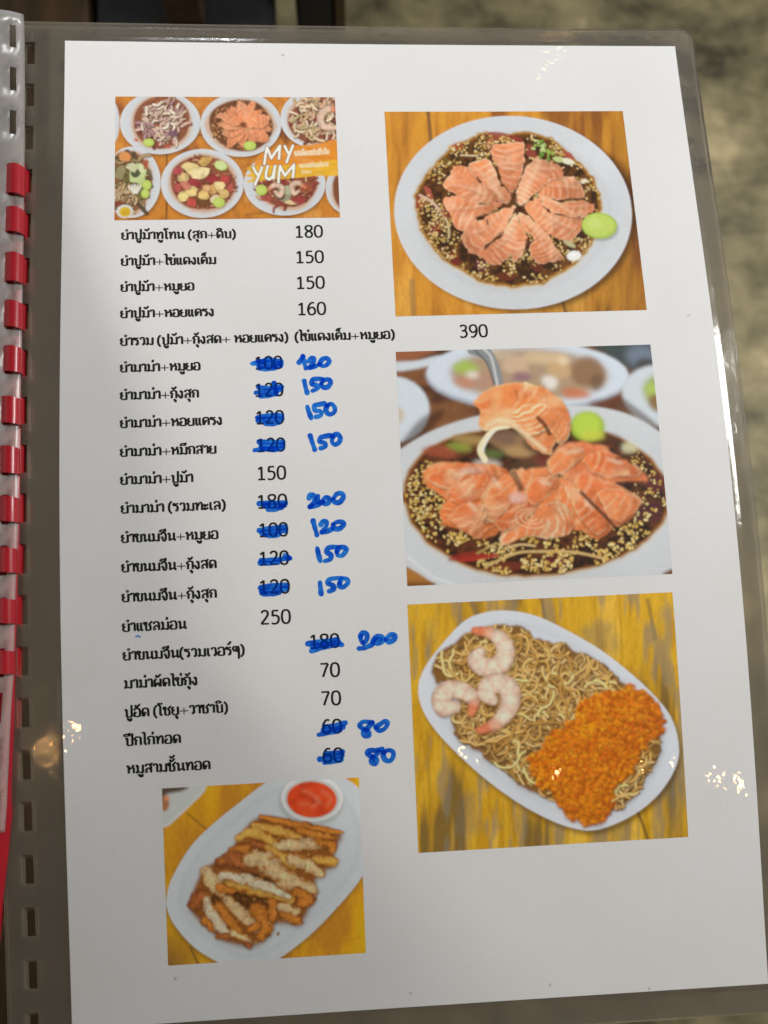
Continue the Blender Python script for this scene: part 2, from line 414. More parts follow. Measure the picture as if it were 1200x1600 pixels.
        s.stroke(pts, w, (170, 86, 46), .38, 5); s.stroke(np.array(pts, float)+[2, -9], w*.7, (248, 206, 172), .45, 4)
    for a, b, w in [((650, 425), (625, 445), 10), ((705, 262), (640, 400), 22), ((720, 412), (860, 492), 16), ((625, 500), (735, 590), 18), ((585, 470), (520, 575), 14), ((420, 280), (545, 420), 14)]:
        s.stroke([a, ((a[0]+b[0])/2+4, (a[1]+b[1])/2-4), b], w, (242, 192, 152), .55, 4)
    s.stroke([(365, 231), (440, 234)], 7, (214, 190, 150)); s.stroke([(185, 405), (235, 432), (272, 470)], 11, (214, 176, 150)); s.stroke([(298, 505), (312, 545), (312, 590)], 10, (200, 180, 130))
    s.stroke([(262, 470), (285, 490), (290, 530)], 7, (190, 150, 110))
    speck(s, [(675, 175), (720, 170), (790, 235), (770, 260), (720, 245), (690, 220)], 22, [(150, 180, 80), (110, 150, 60), (190, 205, 130)], 10, 7, (), .9, (50, 40, 15))
    s.oval(830, 258, 30, 13, (226, 218, 190), 1, .25, 1); s.oval(788, 250, 22, 12, (190, 196, 130), 1, .3, 1); s.oval(900, 345, 16, 9, (228, 214, 186), 1, -.4, 1)
    s.oval(838, 618, 30, 11, (186, 176, 130), 1, .5, 1); s.oval(857, 670, 32, 22, (232, 230, 222), 1, -.1, 1.5); s.oval(851, 665, 14, 9, (246, 245, 240), 1, 0, 2)
    lime(s, 967, 539, 77, 57, .08)
    return s.out()

def noodle(s, x, y, L, w, col, curl, dark=(96, 62, 28), Mi=None):
    r = s.rng; a = r.random()*6.28; k = (r.random()-.5)*curl; pts = [(x, y)]
    for i in range(7):
        k = .6*k+(r.random()-.5)*curl; a += k; x += math.cos(a)*L/7; y += math.sin(a)*L/7
        if Mi is not None:
            q = hmap(s.H, (x, y)).astype(int)
            if not (0 <= q[0] < s.nx and 0 <= q[1] < s.ny) or Mi[q[1], q[0]] < .42: break
        pts.append((x, y))
    if len(pts) < 4: return
    P = np.array(pts)
    s.stroke(P+np.array([2, 5]), w*1.25, dark, .5)
    def tex(bx, d2, tt, cc):
        return np.clip(cc*(1.14-.5*np.clip(d2, 0, 1)**2)[..., None], 0, .9)
    s.stroke(P, w, col, 1, tex=tex)

def shrimp(s, pts, w1):
    P = smooth(pts, 6)
    s.stroke(P+np.array([5, 9]), 0, (96, 58, 26), .6, 4, False, None, w1)
    def tex(bx, d2, tt, cc):
        seg = np.clip(np.sin(tt*2*np.pi*7.5)-.35, 0, 1)*.8
        body = s.c((214, 184, 160)); pk = s.c((206, 138, 100)); tail = s.c((198, 112, 74))
        t = np.clip(seg*.55+np.clip((d2-.62)*2, 0, 1)*.45, 0, 1)[..., None]
        q = np.clip((.22-tt)/.14, 0, 1)[..., None]
        c = (body*(1-t)+pk*t)*(1-q)+tail*q
        return np.clip(c*(1.10-.40*d2**2+.34*(s.noise(16, 16, 31)[bx]-.5)+.18*(s.noise(6, 6, 32)[bx]-.5))[..., None], 0, .9)
    s.stroke(P, 0, (230, 200, 180), 1, .8, False, tex, w1)

def picture_noodles(w, h):
    s = Print([(17, 63), (1122, 17), (1184, 1030), (63, 1102)], w, h, 4.6, (195, 192, 187), 4, (190, 145, 30))
    s.wood([(120, 92, 40), (172, 128, 30), (190, 144, 32), (196, 150, 36), (176, 128, 22), (204, 160, 54)], 120, 520,
           [([(286, 50), (308, 105)], 26, (110, 92, 66), .7), ([(578, 40), (594, 120)], 12, (104, 74, 26), .8), ([(960, 880), (1022, 1050)], 12, (86, 66, 30), .8),
            ([(1020, 50), (1050, 210)], 16, (110, 88, 46), .6), ([(450, 900), (470, 1060)], 10, (150, 104, 20), .5), ([(100, 590), (112, 960)], 9, (150, 110, 26), .6)])
    g = np.clip((s.noise(46, 260, 11)*.6+s.noise(14, 90, 12)*.4-.54)*5.5, 0, 1)[..., None]*.6
    s.img = s.img*(1-g)+s.c((122, 112, 92))*g
    for x, y, rx, ry, a in [(800, 190, 62, 60, .42), (265, 950, 46, 120, .40), (890, 1010, 50, 40, .4), (880, 230, 24, 50, .3), (1130, 850, 34, 170, .35), (620, 1040, 60, 30, .2), (110, 180, 30, 60, .2)]:
        s.oval(x, y, rx, ry, (104, 100, 84), a, 0, 12, .25)
    P = [(85, 335), (170, 220), (260, 130), (350, 96), (430, 90), (530, 105), (640, 150), (800, 240), (920, 330), (1030, 430), (1110, 530), (1143, 640), (1135, 730), (1080, 830), (1000, 910), (900, 970), (800, 1003), (720, 998), (620, 965), (480, 890), (330, 780), (180, 640), (95, 530), (62, 430)]
    plate(s, P, (190, 194, 197), rim=(208, 212, 214), shade=(150, 154, 158), sd=(10, 18), sh=.7, well=.86)
    nd = [(128, 310), (200, 230), (300, 165), (450, 148), (560, 205), (660, 232), (780, 280), (860, 340), (930, 410), (1010, 470), (1066, 560), (1070, 650), (1040, 740), (960, 860), (860, 925), (740, 945), (660, 890), (540, 850), (440, 780), (340, 700), (250, 640), (195, 560), (240, 480), (180, 400), (130, 380)]
    N = smooth(nd, 5, True); N += s.rng.normal(size=N.shape)*6
    s.fill(N+np.array([3, 8]), (90, 70, 44), .5, 8, False); s.fill(N, (120, 82, 38), 1, 4, False)
    cols = [(204, 162, 94), (186, 143, 74), (216, 177, 114), (166, 122, 58), (196, 152, 84)]
    lo, hi = N.min(0), N.max(0); bx, m = s.mask(N); k = 0
    M = np.zeros((s.ny, s.nx)); M[bx] = m
    Mi = gblur(M, max(1, 14*s.k))
    while k < 900:
        p = lo+(hi-lo)*s.rng.random(2); q = hmap(s.H, p).astype(int)
        if not (0 <= q[0] < s.nx and 0 <= q[1] < s.ny) or Mi[q[1], q[0]] < .62: continue
        noodle(s, p[0], p[1], 80+90*s.rng.random()*min(1, Mi[q[1], q[0]]), 8+4*s.rng.random(), tuple(int(v*(.70+.36*k/900)) for v in cols[int(s.rng.integers(5))]), 1.25, (70, 42, 16), Mi); k += 1
    # loose noodles hugging the rim
    roe = [(940, 405), (1010, 440), (1060, 500), (1080, 580), (1050, 610), (1010, 640), (985, 700), (950, 760), (900, 800), (885, 850), (880, 895), (830, 955), (770, 990), (700, 962), (655, 905), (625, 850), (560, 815), (530, 760), (560, 665), (640, 600), (700, 560), (722, 500), (760, 455), (840, 435), (910, 430)]
    R = smooth(roe, 5, True); R += s.rng.normal(size=R.shape)*9
    s.fill(R+np.array([4, 10]), (96, 50, 14), .7, 7, False)
    def rt(bx, m, cc):
        n = .5*s.noise(26, 26, 51)[bx]+.3*s.noise(9, 9, 52)[bx]+.35*s.noise(70, 70, 53)[bx]-.08
        t = np.clip((n-.3)*2.4, 0, 1)[..., None]; r = np.clip((s.X[bx]-880)/160, 0, 1)[..., None]*.5
        c = s.c((178, 78, 10))*(1-t)+s.c((230, 128, 16))*t
        dome = gblur(m, max(1, 26*s.k)); dm = (.70+.40*np.clip((dome-.5)*2, 0, 1)-.0005*(s.Y[bx]-700)*.4)[..., None]
        return np.clip((c*(1-r)+s.c((212, 108, 34))*(.7+.5*t)*r)*dm, 0, .9)
    s.fill(R, (214, 108, 20), 1, 2, False, rt)
    cr = gblur(s.mask(R)[1], max(1, 10*s.k)); rb = s.box(R, 2); lo, hi = R.min(0), R.max(0); pts = []
    while len(pts) < 1500:
        p = lo-8+(hi-lo+16)*s.rng.random(2)
        q = hmap(s.H, p).astype(int); yy, xx = q[1]-rb[0].start, q[0]-rb[1].start
        if 0 <= yy < cr.shape[0] and 0 <= xx < cr.shape[1] and cr[yy, xx] > .22+.3*s.rng.random(): pts.append(p)
    for p in sorted(pts, key=lambda p: p[1]+60*s.rng.random()):
        f = .40+.58*s.rng.random(); dp = 1.06-.00030*(p[0]-560)-.0002*(p[1]-420)+.22*(s.rng.random()-.5)
        c = [(214, 120, 18), (206, 108, 18), (222, 132, 24), (194, 94, 16)][int(s.rng.integers(4))]
        c = tuple(min(240, v*dp) for v in c); r = s.rng.random()*3
        s.oval(p[0]+3, p[1]+6, 13*f, 10*f, (124, 54, 8), .5, r, 2, .25, 12)
        s.oval(p[0], p[1], 12.5*f, 9.5*f, c, .92, r, .8, .25, 12)
        s.oval(p[0]-3*f, p[1]-3*f, 5*f, 3.5*f, tuple(min(250, v*1.16+6) for v in c), .7, r, 1, .2, 9)
    for k in range(26):
        p = (850+160*s.rng.random(), 800+70*s.rng.random()-0.0)
        if p[1] < 1500-p[0]*.75+60: continue
        noodle(s, p[0], p[1], 80, 9, cols[k % 5], 2.2, (84, 54, 22), Mi)
    for pts, ww in [([(300, 172), (360, 182), (410, 212), (428, 270), (396, 318), (340, 326), (302, 296), (322, 262)], [32, 46, 70, 80, 82, 78, 70, 44]),
                    ([(284, 514), (292, 462), (250, 424), (190, 420), (156, 452), (166, 494), (216, 490)], [34, 56, 74, 78, 78, 72, 48]),
                    ([(318, 588), (380, 564), (434, 506), (448, 440), (420, 396), (368, 396), (344, 430), (374, 462)], [32, 52, 76, 86, 88, 82, 74, 46])]:
        shrimp(s, pts, ww)
    return s.out()

def picture_fork(w, h):
    s = Print([(22, 54), (1083, 23), (1172, 980), (70, 1027)], w, h, 4.6, (212, 210, 207), 3, (112, 74, 46))
    s.wood([(84, 52, 34), (118, 76, 46), (134, 88, 54)], 200, 60)
    s.fill([(850, 20), (1090, 20), (1105, 150), (1000, 130), (900, 70)], (62, 72, 70), 1, 12)
    s.oval(1040, 70, 60, 44, (116, 126, 142), .8, 0, 16); s.oval(1060, 110, 40, 30, (60, 50, 40), .8, 0, 10)
    s.fill([(10, 95), (110, 90), (200, 70), (210, 96), (120, 122), (20, 134)], (196, 202, 206), 1, 5); s.fill([(10, 50), (190, 48), (110, 80), (20, 92)], (150, 92, 60), .9, 8)
    s.oval(6, 296, 156, 140, (200, 207, 212), 1, 0, 5); s.oval(36, 318, 20, 34, (196, 160, 110), .6, 0, 8)
    s.oval(570, 160, 424, 142, (172, 178, 186), 1, .02, 6); s.oval(570, 146, 420, 138, (200, 207, 215), 1, .02, 5)
    s.oval(578, 150, 330, 108, (166, 140, 112), 1, .02, 14)
    for x, y, rx, ry, c in [(310, 122, 60, 26, (158, 184, 78)), (820, 140, 74, 60, (134, 98, 68)), (400, 175, 90, 34, (176, 134, 112)), (520, 110, 60, 40, (200, 170, 140)), (640, 80, 90, 28, (206, 178, 140)), (664, 180, 34, 34, (226, 220, 210)), (545, 160, 40, 20, (140, 100, 110)), (770, 228, 64, 22, (196, 110, 70)), (700, 130, 50, 34, (196, 160, 116)), (300, 180, 40, 24, (186, 130, 104)), (590, 210, 60, 22, (180, 146, 106)), (460, 70, 50, 18, (190, 168, 140)), (860, 180, 30, 36, (110, 82, 60)), (720, 90, 26, 20, (220, 196, 160)), (340, 150, 26, 14, (222, 214, 196))]:
        s.oval(x, y, rx, ry, c, .85, .1, 9, .1)
    s.oval(1150, 244, 190, 134, (196, 203, 206), 1, .2, 6); s.oval(1170, 226, 122, 84, (150, 160, 90), 1, .2, 12); s.oval(1130, 270, 60, 44, (130, 92, 56), .9, .3, 10); s.oval(1082, 212, 24, 24, (170, 190, 90), .8, 0, 9)
    s.fill([(130, 330), (230, 300), (150, 400), (60, 450), (40, 440)], (60, 36, 24), .7, 10)
    s.fill([(960, 250), (1010, 280), (1110, 360), (1116, 390), (1000, 320), (900, 290)], (80, 54, 40), .7, 8)
    s.fill([(820, 270), (900, 250), (960, 235), (930, 290), (880, 285)], (96, 52, 34), .8, 8)
    P = [(-60, 640), (0, 500), (120, 410), (260, 350), (420, 310), (600, 286), (760, 278), (900, 292), (1020, 330), (1130, 400), (1220, 500), (1260, 640), (1250, 800), (1200, 930), (1080, 1010), (900, 1050), (500, 1060), (300, 1050), (160, 1008), (60, 940), (-20, 840)]
    s.fill(np.array(P, float)+np.array([0, 12]), (52, 32, 20), .6, 10)
    def pt(bx, m, cc):
        return cc*(.94+.10*s.noise(260, 260, 44)[bx])[..., None]
    s.fill(P, (198, 200, 201), 1, 3, True, pt)
    s.fill([(60, 950), (180, 1018), (210, 1060), (60, 1060)], (170, 112, 50), .95, 3); s.fill([(66, 1012), (180, 1016), (180, 1040), (70, 1044)], (90, 54, 24), .7, 6)
    s.fill([(1120, 985), (1180, 960), (1190, 1010), (1110, 1010)], (120, 76, 46), .8, 4)
    s.stroke([(70, 905), (140, 960), (200, 1000), (320, 1030)], 9, (222, 226, 228), .7, 3)
    sauce = [(52, 620), (90, 520), (190, 435), (300, 395), (450, 370), (660, 362), (860, 385), (1000, 440), (1100, 520), (1140, 600), (1152, 720), (1100, 800), (1020, 872), (900, 932), (750, 972), (600, 990), (450, 982), (330, 950), (200, 882), (100, 785), (58, 690)]
    S = smooth(sauce, 4, True); S += s.rng.normal(size=S.shape)*3; c0 = S.mean(0)
    s.fill(S+np.array([0, 4]), (206, 176, 116), .9, 8, False); s.fill(S, (140, 84, 30), 1, 4, False)
    def tx(bx, m, cc):
        n = s.noise(44, 30, 3)[bx]*.6+s.noise(15, 11, 4)[bx]*.4; t = np.clip((n-.38)*3, 0, 1)[..., None]
        return s.c((46, 28, 20))*(1-t)+s.c((96, 52, 28))*t
    s.fill(c0+(S-c0)*.975, (70, 40, 24), 1, 3, False, tx)
    for x, y, rx, ry, c in [(210, 470, 70, 26, (160, 80, 54)), (285, 450, 50, 22, (142, 152, 62)), (330, 420, 70, 20, (170, 140, 80)), (520, 440, 110, 44, (150, 118, 80)), (470, 410, 50, 30, (120, 90, 74)), (600, 520, 60, 30, (120, 70, 50)), (560, 540, 60, 40, (80, 60, 38)), (530, 470, 60, 24, (176, 140, 92)), (420, 480, 50, 20, (96, 110, 60)), (180, 520, 40, 20, (90, 54, 30)), (990, 455, 34, 26, (206, 200, 160)), (900, 420, 60, 24, (86, 50, 30)), (1100, 600, 40, 40, (96, 44, 44)), (600, 440, 50, 34, (92, 66, 44)), (400, 520, 60, 16, (200, 190, 176)), (640, 500, 40, 22, (110, 48, 36))]:
        s.oval(x, y, rx, ry, c, .8, .1, 8, .1)
    for x, y, rx, ry, c in [(330, 905, 90, 18, (150, 44, 34)), (700, 925, 70, 30, (104, 36, 34)), (150, 720, 40, 30, (112, 50, 30)), (1050, 720, 70, 44, (84, 40, 44)), (480, 950, 70, 22, (120, 52, 32)), (900, 860, 50, 20, (74, 40, 26)), (110, 600, 40, 26, (90, 44, 28)), (300, 850, 40, 20, (100, 50, 28))]:
        s.oval(x, y, rx, ry, c, .8, -.1, 5, .12)
    s.oval(818, 366, 72, 62, (150, 172, 52), 1, 0, 6); s.oval(815, 360, 60, 52, (176, 200, 72), 1, 0, 9); s.oval(840, 405, 50, 20, (196, 196, 70), .8, 0, 8)
    A = [(135, 560), (200, 512), (330, 520), (450, 528), (510, 575), (540, 610), (500, 700), (470, 790), (370, 832), (300, 792), (215, 772), (245, 705), (210, 650), (150, 610)]
    B = [(650, 530), (700, 450), (800, 430), (900, 455), (920, 490), (1050, 560), (1058, 598), (940, 600), (860, 640), (780, 620), (700, 560)]
    C = [(780, 560), (880, 590), (1000, 640), (1042, 690), (940, 782), (860, 700), (770, 620)]
    D = [(560, 650), (600, 572), (700, 578), (780, 620), (850, 700), (925, 775), (860, 832), (790, 800), (700, 790), (600, 720)]
    E = [(470, 790), (530, 710), (620, 690), (720, 690), (760, 760), (740, 815), (650, 830), (560, 820), (470, 862), (452, 830)]
    speck(s, c0+(S-c0)*.97, 720, [(222, 188, 110), (206, 166, 84), (232, 204, 140), (190, 150, 70)], 7.2, 4.8, [A, B, C, D, E, [(120, 500), (300, 380), (900, 370), (1000, 520), (900, 560), (500, 560)]], .95, (34, 18, 10), yscale=([500, 950], [.75, 1.15]), clump=.42)
    salmon(s, B, .3, 70, (216, 122, 74), (232, 158, 116), .35, .2, 5, 1)
    salmon(s, C, .6, 60, (216, 120, 70), (236, 168, 126), .4, .4, 3, 2)
    salmon(s, A, .5, 60, (214, 116, 62), (238, 160, 110), .4, .25, 3, 3)
    salmon(s, [(215, 690), (330, 640), (440, 600), (520, 640), (500, 720), (400, 800), (360, 830), (290, 790), (220, 768)], .9, 44, (210, 112, 58), (240, 168, 118), .4, .3, 2, 6)
    salmon(s, D, .7, 46, (216, 122, 68), (240, 172, 124), .5, .35, 2, 4)
    salmon(s, E, .35, 34, (220, 128, 76), (244, 192, 150), .7, .5, 1, 5)
    more = [([(440, 660), (500, 590), (560, 590), (610, 640), (600, 710), (530, 770), (460, 800), (420, 740)], .8, 40, 3), ([(500, 560), (560, 545), (650, 540), (700, 570), (620, 620), (540, 620)], .2, 44, 4), ([(150, 575), (260, 540), (370, 545), (330, 600), (230, 625)], .3, 40, 4), ([(235, 640), (330, 575), (420, 560), (470, 590), (400, 640), (300, 690)], .5, 40, 3), ([(400, 640), (470, 570), (520, 590), (530, 640), (470, 720), (400, 770), (370, 740)], 1.2, 36, 3),
            ([(240, 745), (300, 690), (380, 690), (400, 740), (350, 815), (300, 790)], .8, 34, 2), ([(560, 640), (590, 585), (660, 575), (700, 600), (640, 660), (590, 690)], .4, 34, 3), ([(650, 520), (700, 465), (780, 445), (800, 490), (740, 540), (680, 570)], .3, 50, 5),
            ([(800, 500), (900, 470), (1000, 520), (1040, 565), (930, 575), (850, 560)], .2, 44, 5), ([(720, 600), (790, 640), (850, 705), (900, 770), (850, 815), (780, 740)], .8, 32, 2), ([(860, 640), (960, 630), (1030, 690), (950, 765), (890, 710)], .5, 36, 3)]
    for i, (pp, ax, fr, sf) in enumerate(more): salmon(s, pp, ax, fr, [(212, 116, 66), (220, 130, 78), (206, 108, 58)][i % 3], (240, 176, 132), .5, .55, sf*.6, i+9, .24, 4)
    for x, y, rx, ry, r in [(300, 560, 40, 10, -.3), (440, 600, 34, 9, .9), (640, 600, 30, 8, .3), (760, 470, 40, 9, -.2), (930, 510, 40, 9, .3), (340, 700, 30, 9, .8), (820, 690, 34, 8, .8)]: s.oval(x, y, rx, ry, (250, 214, 184), .45, r, 4)
    for pts, wd, c, a in [([(790, 640), (850, 700), (925, 775)], 13, (60, 30, 16), .9), ([(380, 660), (420, 600)], 16, (244, 178, 130), .7), ([(330, 800), (380, 730)], 14, (240, 170, 120), .6), ([(940, 602), (1050, 600)], 12, (50, 28, 18), .8), ([(940, 500), (1040, 480)], 14, (70, 42, 28), .7), ([(510, 560), (540, 620)], 26, (70, 40, 24), .7)]:
        s.stroke(pts, wd, c, a, 3)
    s.oval(525, 662, 34, 22, (232, 190, 176), .7, 0, 7); s.oval(345, 545, 60, 14, (214, 180, 160), .5, 0, 8)
    for cx, cy, r in [(585, 745, 16), (585, 745, 32), (588, 748, 50)]:
        s.stroke(ell(cx, cy, r*1.4, r*.8, .1, 16)[:13], 5, (246, 198, 156), .7, 1.5)
    for pts, wd, c in [([(400, 945), (520, 892), (620, 885), (760, 888), (890, 915)], 11, (206, 172, 110)), ([(480, 870), (540, 856), (600, 862)], 9, (214, 184, 126)), ([(360, 892), (440, 850)], 9, (180, 150, 84)), ([(130, 745), (165, 700)], 8, (196, 170, 110)), ([(290, 920), (360, 912), (440, 900)], 16, (164, 48, 36)), ([(650, 893), (700, 880)], 8, (204, 160, 80))]:
        s.stroke(pts, wd, c, .95, 1)
    s.stroke([(345, 40), (395, 60), (430, 110), (452, 195)], 0, (132, 134, 134), 1, 2, True, None, [56, 52, 40, 40]); s.stroke([(390, 44), (420, 80), (444, 190)], 9, (206, 206, 204), .8, 2); s.stroke([(352, 50), (400, 100), (430, 190)], 8, (70, 70, 68), .7, 2)
    T = [(343, 265), (400, 215), (470, 190), (560, 184), (650, 213), (720, 268), (746, 330), (742, 400), (712, 442), (682, 432), (662, 482), (600, 465), (562, 422), (545, 392), (480, 366), (400, 382), (366, 360), (372, 300)]
    salmon(s, T, .9, 62, (220, 130, 74), (244, 190, 142), .35, .45, 1, 7)
    salmon(s, [(505, 330), (540, 285), (620, 270), (690, 300), (735, 350), (738, 410), (700, 430), (660, 380), (600, 400), (560, 400)], .9, 24, (224, 138, 84), (248, 202, 158), .9, .5, 1, 8)
    s.stroke([(612, 330), (640, 360), (660, 398)], 16, (90, 44, 20), .85, 2); s.stroke([(520, 215), (530, 255)], 10, (170, 84, 40), .6, 3); s.stroke([(400, 360), (480, 340), (560, 400), (640, 465)], 20, (246, 206, 164), .75, 4)
    s.stroke([(380, 240), (440, 230), (420, 300), (390, 340)], 30, (240, 172, 116), .5, 8)
    s.stroke([(492, 368), (430, 378), (390, 425), (372, 465), (392, 505)], 0, (228, 214, 176), 1, 1.2, True, None, [10, 20, 26, 26, 24]); s.stroke([(430, 385), (396, 430), (384, 470)], 7, (246, 240, 220), .8, 2)
    return s.out()

def picture_chicken(w, h):
    s = Print([(46, 108), (1098, 50), (1138, 985), (80, 1060)], w, h, 5.0, (150, 145, 139), 5, (165, 115, 20))
    s.wood([(142, 92, 22), (166, 112, 16), (176, 122, 18), (168, 114, 14)], 240, 420, [([(180, 240), (290, 330)], 9, (92, 58, 20), .8), ([(200, 960), (245, 1060)], 12, (54, 34, 14), .8), ([(900, 960), (1110, 900)], 6, (136, 88, 14), .5)])
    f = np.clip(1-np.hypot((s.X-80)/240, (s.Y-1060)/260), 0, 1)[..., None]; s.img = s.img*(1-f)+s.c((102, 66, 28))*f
    s.fill([(40, 110), (280, 96), (180, 215), (50, 316)], (142, 140, 130), 1, 2); s.fill([(40, 106), (185, 98), (150, 122), (70, 140), (46, 180)], (58, 38, 24), .95, 5)
    s.oval(64, 190, 26, 36, (128, 78, 50), 1, 0, 3, .2); s.oval(72, 160, 14, 14, (160, 104, 72), 1, 0, 2); s.stroke([(275, 104), (180, 212), (56, 312)], 8, (160, 158, 150), .8, 2)
    P = [(72, 690), (100, 590), (200, 420), (330, 290), (470, 178), (590, 86), (700, 40), (860, 20), (1000, 45), (1100, 110), (1170, 240), (1180, 420), (1115, 582), (960, 770), (830, 900), (680, 1015), (560, 1075), (440, 1075), (345, 1038), (220, 960), (120, 850), (76, 760)]
    plate(s, P, (148, 148, 138), rim=(162, 162, 152), shade=(118, 120, 112), sd=(-4, 14), sh=.6, well=.84)
    s.oval(846, 178, 176, 134, (112, 112, 102), .6, .05, 8); s.oval(850, 160, 166, 124, (160, 158, 148), 1, .05, 2); s.oval(850, 166, 146, 106, (136, 134, 124), 1, .05, 3)
    def rt(bx, m, cc): return cc*(.72+.6*s.noise(50, 30, 61)[bx])[..., None]
    s.oval(848, 168, 133, 96, (164, 48, 18), 1, .05, 1.5, 0, 40, rt)
    for pts, wd in [([(800, 120), (850, 140), (880, 180), (850, 210)], 16), ([(900, 120), (950, 160), (930, 200)], 16), ([(780, 190), (840, 190)], 12), ([(870, 150), (900, 190)], 12)]: s.stroke(pts, wd, (196, 92, 62), .5, 5)
    pile = [(580, 260), (800, 300), (1000, 350), (960, 430), (970, 510), (880, 570), (860, 650), (840, 730), (780, 820), (640, 830), (600, 910), (520, 950), (380, 920), (280, 840), (200, 740), (260, 560), (350, 490), (420, 440), (470, 350)]
    s.fill(np.array(pile, float)+np.array([6, 12]), (92, 74, 50), .7, 14); s.fill(pile, (104, 58, 20), 1, 8)
    def tex_of(kind, key):
        inn, cr = {'crust': ((146, 86, 28), (96, 48, 16)), 'gold': ((166, 116, 50), (128, 74, 22)), 'pale': ((156, 128, 88), (126, 74, 26)), 'white': ((162, 144, 116), (130, 82, 34)), 'red': ((122, 66, 30), (84, 38, 16)), 'dark': ((66, 38, 14), (46, 24, 8))}[kind]
        def tex(bx, d2, tt, cc):
            n = .6*s.noise(24, 24, 70+key)[bx]+.4*s.noise(9, 9, 71+key)[bx]
            t = np.clip((d2+1.15*(n-.5)-.55)*2.0, 0, 1)[..., None]
            c = s.c(inn)*(1-t)+s.c(cr)*t
            fib = 1+.22*(s.noise(8, 40, 72+key)[bx]-.5)
            n2 = s.noise(44, 30, 75+key)[bx]; n3 = s.noise(6, 6, 76)[bx]
            return np.clip(c*((.62+.46*n+.34*n2)*fib*(.86+.28*n3)*(1.08-.22*d2))[..., None], 0, .9)
        return tex
    items = [('crust', [(575, 258), (760, 300), (900, 330), (1015, 342)], [24, 50, 52, 14]), ('gold', [(540, 305), (660, 330), (780, 372)], [40, 58, 50]), ('crust', [(780, 330), (900, 360), (960, 370)], [40, 56, 24]),
             ('gold', [(455, 372), (540, 345), (640, 395)], [40, 66, 50]), ('red', [(540, 400), (600, 420)], [40, 46]), ('pale', [(650, 425), (760, 405), (890, 405)], [50, 76, 60]), ('crust', [(890, 395), (960, 415), (955, 440)], [56, 60, 40]),
             ('crust', [(420, 440), (500, 425)], [50, 56]), ('crust', [(700, 470), (860, 500)], [60, 60]), ('gold', [(870, 488), (965, 500)], [56, 60]), ('red', [(355, 500), (420, 480), (480, 520)], [66, 96, 60]),
             ('gold', [(620, 430), (720, 500), (760, 520)], [50, 66, 50]), ('pale', [(740, 490), (820, 510), (900, 565)], [60, 86, 46]), ('pale', [(520, 480), (600, 500), (700, 580), (860, 650)], [90, 122, 116, 60]), ('crust', [(770, 660), (840, 700), (800, 715)], [60, 70, 70]),
             ('dark', [(480, 560), (560, 580), (640, 610)], [26, 36, 24]), ('pale', [(285, 555), (330, 620), (370, 665)], [76, 96, 60]), ('crust', [(360, 640), (430, 650)], [60, 60]), ('dark', [(450, 690), (560, 720), (640, 700)], [60, 76, 40]),
             ('gold', [(400, 610), (560, 650), (740, 705)], [50, 70, 44]), ('white', [(372, 572), (480, 590), (600, 630), (730, 690)], [54, 74, 66, 26]),
             ('red', [(215, 740), (250, 690), (290, 690)], [66, 84, 50]), ('crust', [(290, 820), (320, 850)], [70, 60]), ('dark', [(330, 700), (400, 800)], [50, 50]), ('crust', [(360, 740), (420, 820), (460, 880)], [60, 66, 50]), ('white', [(285, 705), (320, 790), (390, 885)], [46, 66, 56]), ('red', [(350, 900), (400, 900)], [36, 36]),
             ('crust', [(560, 760), (600, 830), (580, 900)], [90, 116, 60]), ('pale', [(400, 705), (460, 770), (545, 850)], [60, 76, 66]), ('crust', [(520, 860), (560, 840)], [50, 50]), ('crust', [(640, 720), (640, 800)], [60, 60]), ('crust', [(700, 770), (770, 810)], [66, 70]), ('pale', [(690, 740), (770, 765)], [60, 50]), ('pale', [(430, 885), (510, 920)], [40, 46]), ('red', [(500, 940), (520, 955)], [36, 30])]
    for i, (kd, pts, ww) in enumerate(items):
        s.stroke(np.array(pts, float)+np.array([3, 8]), 0, (66, 36, 12), .45, 6, True, None, ww, .6)
        s.stroke(pts, 0, (160, 110, 60), 1, 2.0, True, tex_of(kd, i % 5), ww, .75)
    speck(s, pile, 260, [(110, 62, 18), (150, 92, 30), (84, 44, 14), (170, 120, 56), (136, 78, 22)], 7, 5, (), .5, soft=1, clump=.40)
    s.oval(670, 885, 9, 10, (104, 62, 20), 1, 0, 1)
    return s.out()

